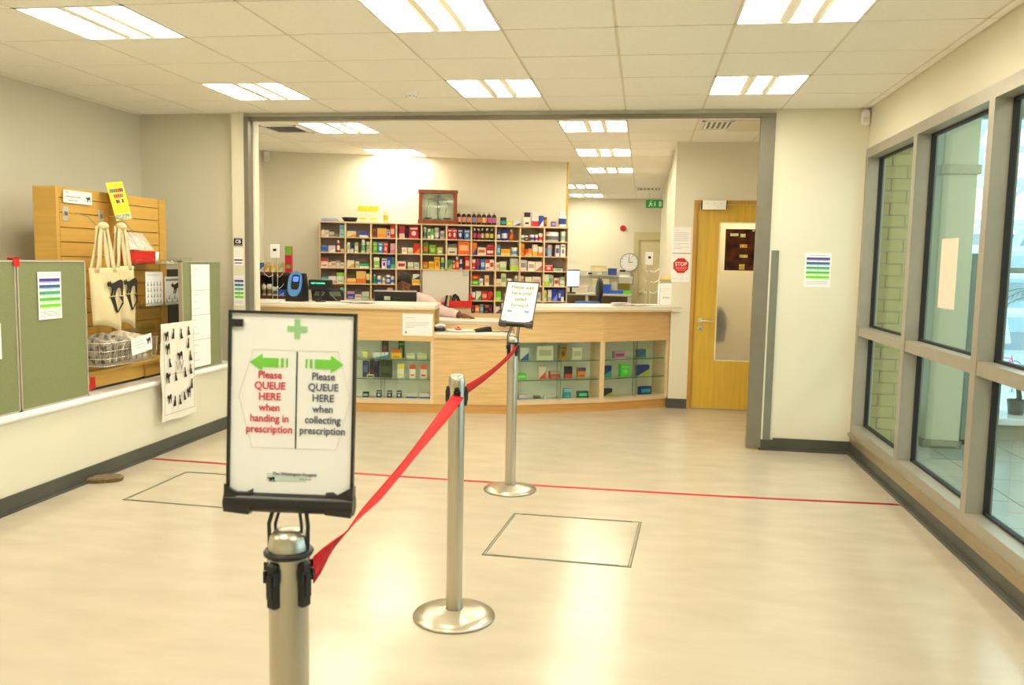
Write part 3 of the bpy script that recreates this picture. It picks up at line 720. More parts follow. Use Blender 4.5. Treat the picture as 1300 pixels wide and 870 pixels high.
MB().plate(cat_pts(.055, .045, .05, .045), -.0022, -.0012).build('cat_emblem', M_INK, t)
lines(t, [(-.09, .03, .082), (-.09, .05, .060), (-.07, .02, .040)])

# cat tea towel hanging over the ledge
M_TOWEL = mat('white_cotton', (.88, .84, .76), rough=.85, var=.02, scale=120, bump=.1)
t = thing('tea_towel', 'white tea towel printed with black cats hanging over the ledge', 'towel', (-3.275, -1.09, .25), R90)
nx, nz = 14, 22; vs = []; fs = []
tw = lambda x, z: .006 * math.sin(x * 22 + 1.0) * (1 - z / .9) + .004 * math.sin(x * 47 + z * 5)
for side in (0, 1):
    for j in range(nz + 1):
        for i in range(nx + 1):
            x = (i / nx - .5) * .455 + .010 * math.sin(j * .35) ; z = j / nz * .727
            vs.append((x - .012 * (z / .727 - .5), tw(x, z) + side * .002, z + .006 * math.sin(i * .6) * (j == 0)))
NT = (nx + 1) * (nz + 1)
for j in range(nz):
    for i in range(nx):
        q = (j * (nx + 1) + i, j * (nx + 1) + i + 1, (j + 1) * (nx + 1) + i + 1, (j + 1) * (nx + 1) + i)
        fs.append(q); fs.append(tuple(NT + k for k in q[::-1]))
MB().add(vs, fs, 0, True).build('cloth', M_TOWEL, t)
SP = [(-.17, .60, 0), (-.075, .61, 1), (.03, .60, 0), (.135, .62, 0), (-.155, .50, 0), (.13, .52, 1), (-.13, .40, 0), (.155, .42, 0), (-.155, .285, 1), (-.055, .29, 0), (.075, .30, 0), (.155, .315, 0),
      (-.145, .13, 0), (-.07, .10, 1), (-.005, .10, 0), (.06, .125, 0), (.12, .135, 0), (.17, .20, 1)]
k = MB()
for i, (x, z, f) in enumerate(SP):
    k.plate(cat_pts(x - .027, z, .052, .082 if i % 3 else .070, bool(f), CAT_SIT if i % 4 else CAT), -.0125, -.0115)
k.plate(cat_pts(-.03, .44, .07, .065), -.0125, -.0115)
k.build('cat_print', M_INK, t)['kind'] = 'stuff'
k = MB()
for a, b in (((-.21, .05), (.205, .053)), ((-.21, .05), (-.2075, .66)), ((.203, .05), (.2055, .66)), ((-.21, .345), (.205, .3475))): k.box((a[0], -.0125, a[1]), (b[0], -.0115, b[1]))
k.build('print_border', M_GREYINK, t)['kind'] = 'stuff'
text('W', .11, M_GREYINK, t, (.0, -.012, .395), name='letter_print')

# clear shelves with cards and boxes
def clear_shelf(y0, y1, z, label, depth=.20):
    t = thing('acrylic_shelf', label, 'shelf', (-3.70, (y0 + y1) / 2, z), R90, 'clear acrylic display shelves')
    w = y1 - y0
    MB().box((-w / 2, -depth + .05, -.006), (w / 2, .05, 0)).build('shelf_plate', M_ACRYL, t)
    MB().box((-w / 2, -depth + .044, -.006), (w / 2, -depth + .05, .035)).build('front_lip', M_ACRYL, t)
    for s in (-1, 1): MB().box((s * w / 2 - .003, -depth + .05, -.006), (s * w / 2 + .003, .05, .05)).build('side_lip', M_ACRYL, t)
clear_shelf(-1.18, -.40, 1.41, 'clear shelf carrying the red boxes and foil packets')
clear_shelf(-1.14, -.36, 1.075, 'clear shelf carrying the two cat greeting cards')
clear_shelf(-1.36, -.95, .905, 'clear shelf beside the wire basket, above the base boxes')
t = thing('acrylic_post', 'clear acrylic display side panel in front of the green noticeboard', 'panel', (-3.50, -.375, .60), R90)
MB().box((-.004, -.02, 0), (.004, .10, .84)).build('panel_sheet', M_ACRYL, t); MB().box((-.007, -.026, 0), (.007, -.02, .84)).build('panel_edge', mat('acrylic_edge', (.80, .80, .72), rough=.2), t)
for y, tx in ((-1.075, 'beside the tote bags'), (-.905, 'beside the white tub')):
    t = thing('red_box', 'glossy red cardboard box ' + tx, 'box', (-3.66, y, 1.411), R90, 'red boxes on the clear shelf')
    MB().cbox((-.075 if y < -1 else -.09, -.05, 0), (.085, .05, .095), .003).build('box_body', mat('red_card', (.72, .008, .012), rough=.25), t)
    MB().box((-.07, -.0515, .082), (.08, -.05, .085)).build('lid_seam', mat('red_card_dark', (.35, .004, .008), rough=.4), t)
t = thing('white_tub', 'small white cylindrical tub beside the red boxes', 'tub', (-3.66, -.77, 1.411))
MB().lathe([(0, 0), (.034, 0), (.040, .082), (.0, .082)], n=20).build('tub_body', M_PAPER, t); MB().lathe([(.042, .078), (.042, .092), (0, .094)], n=20).build('tub_lid', M_WHITE, t)
for i, y in enumerate((-1.09, -.90)):
    t = thing('foil_packet', 'shiny clear wrapped packet leaning above the red boxes, ' + ('nearer the tote bags' if i == 0 else 'nearer the upright'), 'packet', (-3.69, y, 1.515), R90, 'foil packets above red boxes')
    MB().add([(-.095, -.06, 0), (.095, -.06, 0), (.085, .03, .13), (-.10, .03, .135), (0, -.035, .07), (-.095, -.055, 0), (.095, -.055, 0), (.085, .036, .13), (-.10, .036, .135)],
             [(0, 1, 4), (1, 2, 4), (2, 3, 4), (3, 0, 4), (8, 7, 6, 5), (0, 5, 6, 1), (1, 6, 7, 2), (2, 7, 8, 3), (3, 8, 5, 0)]).build('film', mat('silver_film', (.82, .78, .72), rough=.12, metal=.35, var=.25, scale=30, bump=.5), t)
    MB().box((-.09, .031, .004), (.085, .034, .12)).build('insert_card', M_PAPER, t)
for i in range(3):
    t = thing('clear_packet', 'small clear packet lying on the shelf end, ' + ('first', 'second', 'third')[i] + ' after the tub', 'packet', (-3.62, -.66 + i * .09, 1.411), R90 + .3 * i, 'clear packets on the shelf end')
    MB().add([(-.045, -.03, 0), (.045, -.03, 0), (.045, .03, 0), (-.045, .03, 0), (0, 0, .028)], [(3, 2, 1, 0), (0, 1, 4), (1, 2, 4), (2, 3, 4), (3, 0, 4)]).build('film', MATS['silver_film'], t)
    MB().box((-.03, -.02, .001), (.03, .02, .010)).build('contents', M_WHITE, t)
t = sheet('greeting_card', 'taller white greeting card crowded with line-drawn cats', 'card', (-3.60, -.865, 1.082), R90, .235, .265, 'cat greeting cards')
k = MB()
for i in range(5):
    for j in range(4): k.plate(cat_pts(-.10 + i * .042, .02 + j * .045, .030, .036, bool((i + j) % 2), CAT_SIT), -.0018, -.0012)
k.build('cat_print', M_GREYINK, t)['kind'] = 'stuff'; lines(t, [(-.09, .08, .24)])
t = sheet('greeting_card', 'shorter white greeting card with one black walking cat', 'card', (-3.58, -.63, 1.082), R90, .245, .225, 'cat greeting cards')
MB().plate(cat_pts(-.03, .085, .13, .095), -.0018, -.0012).build('cat_print', M_INK, t)
MB().box((-.105, -.0018, .190), (.105, -.0012, .208)).build('heading_block', M_GREYINK, t); k = MB()
for i in range(6):
    k.plate(cat_pts(-.115 + i * .038, .02 + .022 * (i % 2), .034, .034, bool(i % 2), CAT_SIT), -.0018, -.0012)
k.build('cat_border', M_GREYINK, t)['kind'] = 'stuff'
t = sheet('yellow_leaflet', 'bright yellow leaflet with coloured headline leaning on the display', 'leaflet', (-3.64, -1.165, 1.735), R90 - .12, .185, .28, m=mat('yellow_card', (.86, .74, .02), rough=.5))
t.rotation_euler = (math.radians(-10), math.radians(-9), R90 - .05)
k = 0
for z, row in ((.205, ('5a7f86', '5a7f86', '5a7f86', 'd8334a', 'd8334a', '6a2a6a', '6a2a6a')), (.165, ('b24a66', 'd8334a', 'd8334a', 'b24a66', '3f8f8a')), (.125, ('2a2418', 'c23a5a', 'efe6c8', '2a2418'))):
    x = -.075 if len(row) == 7 else (-.045 if len(row) == 5 else -.035)
    for c_ in row:
        MB().box((x, -.0018, z), (x + .019, -.0012, z + .026)).build('headline_block', pm(c_), t); x += .0215
lines(t, [(-.05, .07, .095), (-.05, .06, .080), (-.05, .07, .062), (-.01, .06, .255)], mat('olive_ink', (.30, .26, .02)))
MB().box((-.09, -.0018, .004), (.092, -.0012, .042)).build('picture_strip', mat('leaflet_picture', (.45, .50, .42), rough=.5, var=.6, scale=45), t)
t = thing('black_backing', 'black board standing behind the clear shelves', 'board', (-3.74, -.35, .56), R90)
MB().box((-.10, 0, 0), (.14, .02, .80)).build('backing_sheet', M_BLACK, t); MB().box((-.11, -.004, 0), (.15, .024, .02)).build('foot', M_BLACK, t)

# ------------------------------------------------------------------ small things on walls and glass
t = sheet('window_sheet', 'blank pale pink sheet taped to the inside of the window', 'sheet', (XW + .081, -1.66, 1.255), -R90, .27, .41, m=mat('pink_paper', (.87, .71, .60), rough=.7, var=.01))
MB().box((-.03, -.0020, .40), (.03, -.0012, .415)).build('tape_piece', M_ACRYL, t)
def sensor(x, y, z, rz, label):
    t = thing('motion_sensor', label, 'sensor', (x, y, z), rz, 'corner motion sensors')
    MB().cbox((-.032, -.05, 0), (.032, 0, .118), .012).build('housing', M_WHITE, t)
    MB().cbox((-.022, -.053, .02), (.022, -.049, .06), .004).build('lens', mat('sensor_lens', (.8, .78, .7), rough=.3), t)
sensor(1.828, 0.0, 2.572, 0, 'white motion sensor in the corner above the windows')
sensor(-4.20, 2.43, 2.585, .25, 'white motion sensor in the corner of the room behind the counter')
t = thing('smoke_detector', 'round white smoke detector on the hall ceiling', 'smoke detector', (-1.546, -.82, H))
MB().lathe([(0, -.045), (.030, -.045), (.038, -.030), (.048, -.022), (.052, -.004), (.052, 0)], n=28).build('detector_body', M_WHITE, t)
for k in range(8):
    a = k * math.pi / 4
    MB().box((.033 * math.cos(a) - .005, .033 * math.sin(a) - .005, -.036), (.033 * math.cos(a) + .005, .033 * math.sin(a) + .005, -.026)).build('vent_slot', mat('slot_grey', (.25, .24, .2)), t)
def vent(x, y, w, d, n, label, dark):
    t = thing('ceiling_vent', label, 'vent', (x, y, H), 0, 'ceiling vents of the back room')
    m = MB()
    for a, b in (((0, 0), (w, .02)), ((0, d - .02), (w, d)), ((0, 0), (.02, d)), ((w - .02, 0), (w, d))): m.box((a[0], a[1], -.012), (b[0], b[1], .002))
    m.build('frame', M_WHITE, t)
    MB().box((.02, .02, -.001), (w - .02, d - .02, .001)).build('backing', M_BLACK if dark else mat('vent_grey', (.3, .28, .22)), t)
    for i in range(n):
        xx = .02 + (i + .5) * (w - .04) / n
        MB().add([(xx - .012, .02, -.002), (xx + .004, .02, -.011), (xx + .006, .02, -.010), (xx - .010, .02, -.001), (xx - .012, d - .02, -.002), (xx + .004, d - .02, -.011), (xx + .006, d - .02, -.010), (xx - .010, d - .02, -.001)],
                 [(0, 1, 5, 4), (1, 2, 6, 5), (2, 3, 7, 6), (3, 0, 4, 7), (0, 3, 2, 1), (4, 5, 6, 7)]).build('slat', M_WHITE, t)
vent(-3.42, .60, .36, .42, 9, 'dark slatted ceiling vent beside the first light behind the opening', True)
vent(.64, .50, .26, .45, 5, 'slatted ceiling vent above the wooden door', False)
vent(.02, 6.9, .40, .45, 6, 'slatted ceiling vent far off in the office near the exit sign', False)
t = thing('ceiling_panel', 'flat cream access panel in the ceiling near the frame', 'panel', (.90, .50, H))
MB().box((0, 0, -.006), (.40, .60, .001)).build('panel_plate', M_WALL, t); MB().cyl((.30, .15, -.006), (.30, .15, -.012), .012, n=10).build('catch', M_INK, t)
# notices on the wall beside the wooden door
t = sheet('text_notice', 'white typed notice on the wall above the stop sign', 'notice', (.555, 1.80, 1.597), 0, .185, .262)
lines(t, [(-.075, -.03, .232)] + [(-.075, .075 - .02 * (k % 3 == 2), .205 - k * .0135) for k in range(7)] + [(-.075, .07, .096), (-.075, -.01, .083), (-.075, .075, .060), (-.075, .0, .046)])
MB().box((-.09, -.003, -.004), (.09, 0, .002)).build('bottom_rail', M_GREYINK, t)
t = sheet('stop_sign', 'white sheet with a red octagonal stop sign beside the door', 'sign', (.557, 1.80, 1.305), 0, .185, .283)
oc = [(.082 * math.cos(math.pi / 8 + k * math.pi / 4), .165 + .082 * math.sin(math.pi / 8 + k * math.pi / 4)) for k in range(8)]
MB().plate(oc, -.0022, -.0012).build('octagon', pm('d3181c'), t)
text('STOP', .052, M_PAPER, t, (0, -.0026, .180), bold=.012, width=.94)
lines(t, [(-.06, .06, .150), (-.055, .055, .140), (-.05, .05, .130), (-.04, .04, .118)], mat('pale_red_ink', (.85, .5, .42)), -.0022)
lines(t, [(-.085, -.03, .034), (-.005, .03, .030), (.05, .08, .034)], mat('faded_blue_ink', (.38, .40, .52)))
# poster behind the door glass
t = sheet('door_poster', 'dark brown photographic poster on the frosted door glass', 'poster', (1.135, 1.8295, 1.432), 0, .29, .415,
          m=mat('poster_photo', (.008, .005, .004), rough=.6, var=.5, scale=11, col2=(.085, .022, .006), spec=.2, detail=3))
for x0, z, w_, hh_, c_ in ((-.10, .345, .08, .028, 'e8d9a0'), (.0, .335, .05, .034, 'efe29a'), (.0, .230, .07, .034, 'd8a84a'), (.0, .130, .08, .030, 'd9c47c'), (.0, .01, .055, .055, 'cfb24e'), (.115, .395, .02, .010, 'eeeeee')):
    MB().box((x0, -.0018, z), (x0 + w_, -.0012, z + hh_)).build('caption_block', mat('cap_' + c_, c_, rough=.4, var=.4, scale=50), t)
# ------------------------------------------------------------------ serving counter
M_TOP = mat('pale_worktop', (.86, .80, .70), rough=.35, var=.02)
def locals_of(P, Q):
    P = Vector(P); Q = Vector(Q); d = Q - P
    return P, d.length, math.atan2(d.y, d.x)
def to_world(P, ang, u, v):
    return (P.x + u * math.cos(ang) - v * math.sin(ang), P.y + u * math.sin(ang) + v * math.cos(ang))
def case_unit(label, P, Q, bays, top=1.0, depth=.50, doors=True):
    """glazed counter unit; bays are (u0, u1) openings in the front"""
    P, L, a = locals_of(P, Q)
    t = thing('display_counter', label, 'counter', (P.x, P.y, 0), a, 'glazed counter units')
    MB().box((0, .012, 0), (L, depth, .088)).build('plinth', M_BEECHD, t)
    MB().box((0, 0, .70), (L, .02, top)).build('front_panel', M_BEECH, t)
    MB().box((0, .02, .70), (L, depth, .715)).build('case_roof', M_CASE, t)
    MB().box((0, 0, .088), (L, depth, .122)).build('bottom_board', M_SHELF, t)
    MB().box((0, depth - .26, .122), (L, depth - .245, .70)).build('case_back', M_CASE, t)
    MB().box((0, depth - .02, .12), (L, depth, top)).build('staff_side', M_BEECH, t)
    edges = [0] + [e for b in bays for e in b] + [L]
    for i in range(0, len(edges), 2):
        if edges[i + 1] - edges[i] > .004: MB().box((edges[i], 0, .122), (edges[i + 1], depth - .26, .70)).build('stile', M_SHELF, t)
    for u0, u1 in bays:
        for z in (.325, .515):
            MB().box((u0, .03, z - .006), (u1, depth - .262, z)).build('glass_shelf', M_CASEGL, t)
            MB().box((u0, .026, z - .007), (u1, .031, z + .001)).build('shelf_edge', M_GSHELF, t)
        mid = (u0 + u1) / 2
        for k, (p, q, y) in enumerate(((u0, mid + .02, .010), (mid - .02, u1, .017))):
            MB().box((p, y, .128), (q, y + .004, .698)).build('glass_door', M_CASEGL, t)
            MB().box((q - .003 if k == 0 else p, y - .001, .128), (q if k == 0 else p + .003, y + .005, .698)).build('door_edge', M_GSHELF, t)
        m = MB().box((u0, .005, .122), (u1, .024, .140)); m.build('door_track', M_ALU, t)
        MB().cyl((mid, .006, .140), (mid, -.008, .140), .011, n=12).build('lock', M_STEEL, t)
    return P, L, a
PL, LL, AL = case_unit('glazed wooden counter unit behind the queue sign, below the till', (-3.75, .589), (-1.785, .870), ((.05, 1.0), (1.03, 1.955)))
PR1, LR1, AR1 = case_unit('glazed wooden counter unit showing cream and amber cartons', (-1.02, 1.02), (-.19, 1.405), ((.035, .890),))
PR2, LR2, AR2 = case_unit('glazed wooden counter unit showing blue cartons, next to the door', (-.19, 1.405), (.468, 1.85), ((.025, .765),))
# plain centre unit
PC, LC, AC = locals_of((-1.785, .870), (-1.02, 1.02))
t = thing('plain_counter', 'plain wooden counter front at wheelchair height between glazed units', 'counter', (PC.x, PC.y, 0), AC)
MB().box((0, .012, 0), (LC, .36, .088)).build('plinth', M_BEECHD, t)
MB().box((0, 0, .088), (LC, .02, .735)).build('front_panel', M_BEECH, t); MB().box((0, .02, .088), (.02, .36, .735)).box((LC - .02, .02, .088), (LC, .36, .735)).build('side_panel', M_BEECH, t)
MB().box((0, .36, .088), (LC, .38, .835)).build('upstand', M_BEECH, t)
t = thing('low_worktop', 'low pale worktop of the centre counter with papers on it', 'worktop', (PC.x, PC.y, 0), AC)
MB().cbox((.002, -.025, .737), (LC - .004, .358, .790), .006).build('top_board', M_TOP, t)
MB().box((.002, -.027, .737), (LC - .004, -.0245, .768)).build('edge_band', M_SHELF, t)
t = thing('worktop', 'pale worktop above the till counter, ending at the paper notice', 'worktop', (PL.x, PL.y, 0), AL)
MB().cbox((0, -.035, 1.001), (LL + .012, .56, 1.05), .005).build('top_board', M_TOP, t)
MB().box((0, -.0365, 1.003), (LL + .011, -.0345, 1.018)).build('edge_band', M_SHELF, t)
off = lambda p, a, d: (p[0] + math.sin(a) * d, p[1] - math.cos(a) * d)
q = [off((-1.02, 1.02), AR1, .035), off((-.19, 1.405), (AR1 + AR2) / 2, .035), off((.468, 1.785), AR2, .035)]
t = thing('worktop', 'pale worktop bending over the glazed units towards the stop sign', 'worktop', (0, 0, 0))
MB().prism([q[0], q[1], q[2], (.585, 1.795), (.474, 1.80), (.474, 2.30), (.34, 2.30), (-.45, 1.93), (-1.24, 1.52)], 1.001, 1.05).build('top_board', M_TOP, t)
MB().prism([(q[0][0] - .001, q[0][1] - .002), (q[1][0] + .001, q[1][1] - .002), (q[2][0] + .001, q[2][1] - .001), q[2], q[1], q[0]], 1.003, 1.018).build('edge_band', M_SHELF, t)
# back of the case behind the worktop overhang on the wall side
# ------------------------------------------------------------------ packaged goods
def carton_mesh(v):
    m = MB().box((-.5, -.5, 0), (.5, .5, 1), 0)
    f = -.53
    if v == 0: m.box((-.5, f, 0), (.5, -.5, .38), 1)
    elif v == 1: m.box((-.38, f, .30), (.38, -.5, .72), 1)
    elif v == 2: m.box((-.5, f, .66), (.5, -.5, 1), 1); m.box((-.3, f, .15), (.3, -.5, .28), 1)
    elif v == 3:
        m.plate([(-.5, 0), (.5, 0), (.5, .62)], f, -.5, 1)
    elif v == 4:
        m.plate([(.26 * math.cos(k * math.pi / 6), .42 + .2 * math.sin(k * math.pi / 6)) for k in range(12)], f, -.5, 1); m.box((-.4, f, .74), (.4, -.5, .86), 1)
    m.box((-.46, -.46, 1.0), (.46, .46, 1.006), 0)
    return m
def flat_mesh_norm(m): return m
CART = [carton_mesh(v).mesh('carton', [M_PAPER, M_PAPER]) for v in range(5)]
def set_mats(o, ms):
    for s, m in zip(o.material_slots, ms): s.link = 'OBJECT'; s.material = m
PROF = {'bottle': ([(0, 0), (.46, 0), (.5, .03), (.5, .66), (.42, .74), (.2, .80), (.2, .82)], [(.25, .82), (.25, .98), (0, 1)]),
        'jar': ([(0, 0), (.46, 0), (.5, .04), (.5, .72), (.46, .76)], [(.5, .74), (.5, .98), (0, 1)]),
        'tube': ([(0, 0), (.40, 0), (.42, .2), (.5, .85), (.48, .9)], [(.46, .88), (.40, 1), (0, 1)]),
        'spray': ([(0, 0), (.47, 0), (.5, .03), (.5, .70), (.40, .78)], [(.38, .77), (.38, .97), (.2, 1), (0, 1)])}
KM = {}
for k_, (b_, c_) in PROF.items():
    KM[k_] = (MB().lathe(b_, n=14).mesh(k_ + '_body', M_PAPER), MB().lathe(c_, n=14).mesh(k_ + '_cap', M_PAPER),
              MB().lathe([(.508, .18), (.508, .56)], n=14).mesh(k_ + '_label', M_PAPER))
def pouch_mesh():
    return MB().add([(-.46, -.3, 0), (.46, -.3, 0), (.46, .3, 0), (-.46, .3, 0), (-.5, -.42, .45), (.5, -.42, .45), (.5, .42, .45), (-.5, .42, .45), (-.44, -.06, .98), (.46, -.06, 1.0), (.46, .06, 1.0), (-.44, .06, .98)],
        [(3, 2, 1, 0), (0, 1, 5, 4), (1, 2, 6, 5), (2, 3, 7, 6), (3, 0, 4, 7), (4, 5, 9, 8), (5, 6, 10, 9), (6, 7, 11, 10), (7, 4, 8, 11), (8, 9, 10, 11)])
POUCH = pouch_mesh().mesh('pouch', M_PAPER)
CNAME = {}
def product(kind, x, y, z, rz, w, h, d, c1, c2, label, group, var=0, cap=None):
    if kind == 'box':
        o = link('carton', CART[var]); set_mats(o, [pm(c1), pm(c2)])
        o.location = (x, y, z); o.rotation_euler = (0, 0, rz); o.scale = (w, d, h * .995)
        return tag(o, label, 'carton', group)
    if kind == 'pouch':
        o = link('pouch', POUCH); set_mats(o, [pm(c1)]); o.location = (x, y, z); o.rotation_euler = (0, 0, rz); o.scale = (w, d, h)
        tag(o, label, 'pouch', group)
        p = link('print_panel', MB().box((-.3, -.46, .2), (.3, -.42, .6)).mesh('print_panel', pm(c2)), o)
        return o
    t = thing(kind if kind != 'spray' else 'spray_bottle', label, {'spray': 'bottle'}.get(kind, kind), (x, y, z), rz, group)
    t.scale = (w, min(d, w), h)
    bd, cp, lb = KM[kind]
    for me, nm, c in ((bd, 'body', c1), (cp, 'cap', cap or 'f0ece0'), (lb, 'label_band', c2)):
        o = link(nm, me, t); set_mats(o, [pm(c)])
    return t
def colour_word(h):
    import colorsys
    r, g, b = (int(h[i:i + 2], 16) / 255 for i in (0, 2, 4)); hh, s, v = colorsys.rgb_to_hsv(r, g, b)
    if v < .22: return 'black'
    if s < .14: return 'white' if v > .82 else ('pale grey' if v > .6 else 'grey')
    if s < .30 and v > .75: return 'cream' if .05 < hh < .2 else ('pale green' if .2 <= hh < .45 else ('pale blue' if hh < .7 else 'pale pink'))
    if .04 < hh < .12 and v < .5: return 'brown'
    for lim, n in ((.03, 'red'), (.105, 'orange'), (.18, 'yellow'), (.27, 'lime'), (.42, 'green'), (.53, 'teal'), (.70, 'blue'), (.80, 'purple'), (.94, 'pink'), (1.01, 'red')):
        if hh < lim: return ('dark ' if v < .5 and n not in ('brown',) else '') + n
ORD = ('first', 'second', 'third', 'fourth', 'fifth', 'sixth', 'seventh', 'eighth', 'ninth', 'tenth')

# ------------------------------------------------------------------ medicine shelves on the angled wall
SU0, PITCH_C, DEP = .643, .2946, .25
ROWZ = [1.905, 1.727, 1.548, 1.369, 1.187, 1.005, .85]
def shelf_world(u, v): 
    return wp(u, v)
def shelf_unit(label, c0, c1, nrow):
    u0 = SU0 + c0 * PITCH_C; n = c1 - c0; Wd = n * PITCH_C
    x, y = wp(u0, DEP)
    t = thing('medicine_shelves', label, 'shelf unit', (x, y, 0), ANG, 'maple medicine shelf units')
    zb = ROWZ[nrow]
    th = .009
    for i in range(n + 1):
        nm = 'side_panel' if i in (0, n) else 'divider'
        xx = i * PITCH_C
        x0 = max(0, xx - th); x1 = min(Wd, xx + th)
        MB().box((x0 + (.001 if i == n else 0), 0, zb), (x1, DEP - .004, ROWZ[0] - .018)).build(nm, M_SHELF, t)
    for r in range(nrow + 1):
        z = ROWZ[r]
        if r == 0: MB().box((-.0, -.004, z - .018), (Wd - .001, DEP - .004, z)).build('top_board', M_SHELF, t)
        else:
            for i in range(n): MB().box((i * PITCH_C + th, .002, z - .012), ((i + 1) * PITCH_C - th, DEP - .012, z)).build('shelf', M_SHELF, t)
    MB().box((.004, DEP - .014, zb), (Wd - .004, DEP - .004, ROWZ[0] - .02)).build('back_panel', M_SHELFB, t)
shelf_unit('four column medicine shelves behind the seated person', 0, 4, 6)
shelf_unit('short two column medicine shelves above the white panel, below the balance case', 4, 6, 3)
shelf_unit('four column medicine shelves beside the office passage', 6, 10, 6)
x, y = wp(SU0 + 4 * PITCH_C, DEP)
t = thing('splashback', 'plain white splashback board below the short medicine shelves', 'panel', (x, y, .93), ANG)
MB().box((.012, .02, 0), (2 * PITCH_C - .02, .035, .425)).build('panel_sheet', mat('panel_white', (.80, .77, .70), rough=.35, var=.01), t)
MB().box((2 * PITCH_C - .10, .014, .36), (2 * PITCH_C - .03, .022, .42)).build('panel_bracket', M_ALU, t)
x, y = wp(SU0 - .02, DEP + .03)
t = thing('base_cupboard', 'long maple base cupboard under the medicine shelves', 'cupboard', (x, y, 0), ANG)
MB().box((0, 0, .07), (10 * PITCH_C + .03, DEP + .02, .848)).build('carcass', M_SHELF, t); MB().box((.02, .03, 0), (10 * PITCH_C, DEP, .07)).build('plinth', M_BEECHD, t)
for i in range(6):
    MB().box((.01 + i * .493, -.016, .09), (.49 + i * .493, 0, .80)).build('cupboard_door', M_SHELF, t)
MB().box((4 * PITCH_C + .02, -.01, .848), (6 * PITCH_C + .02, .10, .925)).build('raised_ledge', M_SHELF, t)

G = 'goods on the medicine shelves'
CELLS = {}
def cell(r, c, *items): CELLS[(r, c)] = items
# (start, end, height, first colour, second colour, kind, variant)
B = 'box'; BT = 'bottle'; J = 'jar'; PO = 'pouch'; TU = 'tube'; SPY = 'spray'
cell(0, 0, (.03, .17, .48, 'efe6d0', 'd9ccb4', B, 0), (.18, .34, .46, 'ece2cc', 'cbbfae', B, 1), (.36, .57, .36, 'd9cfc0', '9a9488', B, 0), (.60, .75, .22, '4a463e', '8a8474', B, 1), (.80, .98, .86, '9fd3dc', '5aa9c4', B, 2))
cell(0, 1, (.02, .40, .44, 'eadfc0', 'eb9442', B, 3), (.54, .92, .42, '3f49b8', 'f0ece6', B, 0))
cell(0, 2, (.02, .19, .66, '9a4a18', '6a3214', B, 1), (.23, .61, .70, 'e9b44a', 'f0901c', B, 0), (.63, .77, .62, 'd9cfe0', '7a3fae', B, 4), (.78, .98, .93, 'd8241c', 'f0c4a8', B, 1))
cell(0, 3, (.08, .32, .90, 'b3122e', 'e8b8b0', B, 0), (.52, .90, .90, 'c41838', 'f0d8d0', B, 4))
cell(1, 0, (.02, .28, .46, '4a7fc4', '2a4a9a', B, 1), (.32, .61, .46, 'd9c8dc', 'f0e8e8', B, 3), (.66, .80, .84, 'd83a30', 'f0e4dc', SPY, 0), (.84, .98, .25, 'ece2c8', 'd8c8a0', B, 0))
cell(1, 1, (.03, .15, .70, 'e6e0c8', 'b8c49a', B, 1), (.17, .30, .70, '26305e', 'd8dce8', B, 0), (.35, .49, .70, 'dfe0bc', 'a8b47c', B, 2), (.62, .80, .96, 'b5dcc0', '6ab48c', SPY, 0), (.85, .99, .78, 'd6dcb4', 'b4c084', B, 1))
cell(1, 2, (.04, .24, .76, '6ab83a', 'a8dc6a', B, 4), (.27, .46, .76, '3a8ad8', 'e0ecf4', B, 4), (.49, .68, .76, 'd8343e', 'f0b8b0', B, 4), (.79, .99, .68, 'eeb4cc', 'd880a8', B, 0))
cell(1, 3, (.20, .42, .42, 'efe4cc', 'd8c8a8', B, 1), (.45, .67, .42, 'ece0c8', 'd0c09c', B, 0), (.71, .98, .70, 'd82818', 'f08a30', B, 3))
cell(2, 0, (.02, .30, .64, 'f0d8c8', 'c8323a', B, 2), (.31, .42, .36, 'ecdcc0', 'd8c4a0', B, 0), (.43, .63, .42, 'f0d4bc', 'd8a890', B, 1), (.65, .80, .48, 'ecdcd8', 'c8b4b4', B, 2), (.82, .98, .36, 'ece4d8', 'c8bcb0', B, 1))
cell(2, 1, (.03, .33, .52, 'f0e4cc', 'e8a834', B, 3), (.38, .53, .46, 'ece0cc', 'c8b89c', B, 1), (.56, .95, .32, '28b45c', 'e8f0dc', B, 0))
cell(2, 2, (.08, .32, .76, '9ccc5a', 'e4f0cc', B, 2), (.42, .62, .70, 'e4dcec', '6a3a9c', B, 4), (.64, .79, .80, '2a3ec4', '8aa4ec', B, 1), (.81, .98, .80, '1e6a7c', '4ac4a4', B, 0))
cell(2, 3, (.01, .37, .52, 'f0e0d0', 'c83a3a', B, 1), (.46, .70, .46, 'd8dcc4', 'b8c0a0', B, 0), (.74, .94, .46, 'd4dcd0', 'b0bcac', B, 1))
cell(3, 0, (.04, .30, .42, 'dce4e0', '4aacb4', B, 2), (.33, .64, .46, 'ece4e4', 'c8a8b4', B, 0), (.66, .98, .72, 'e8e8e4', '84dc2a', B, 2))
cell(3, 1, (.02, .40, .34, 'f0c46a', 'e89434', B, 0), (.42, .82, .86, 'f0c46c', 'e8842a', B, 0), (.84, .99, .68, 'ecd8a0', '3a2c24', B, 0))
cell(3, 2, (.05, .19, .64, '3aa894', '1e7a6c', BT, 0), (.23, .39, .55, 'dce4ec', '3a7ad0', J, 0), (.43, .57, .45, 'ece8e4', 'b8b4b0', BT, 0), (.61, .79, .62, '3a62d0', 'dce4f4', J, 0), (.81, .95, .55, 'e4e8f0', '4a72d8', J, 0))
cell(3, 3, (.64, .97, .34, 'f0cc1e', 'd8a410', B, 1), (.68, .96, .36, 'e8ecf0', '2a3a9c', B, 3))
cell(4, 0, (.82, .98, .78, '3a84a8', '6ac4c0', B, 2))
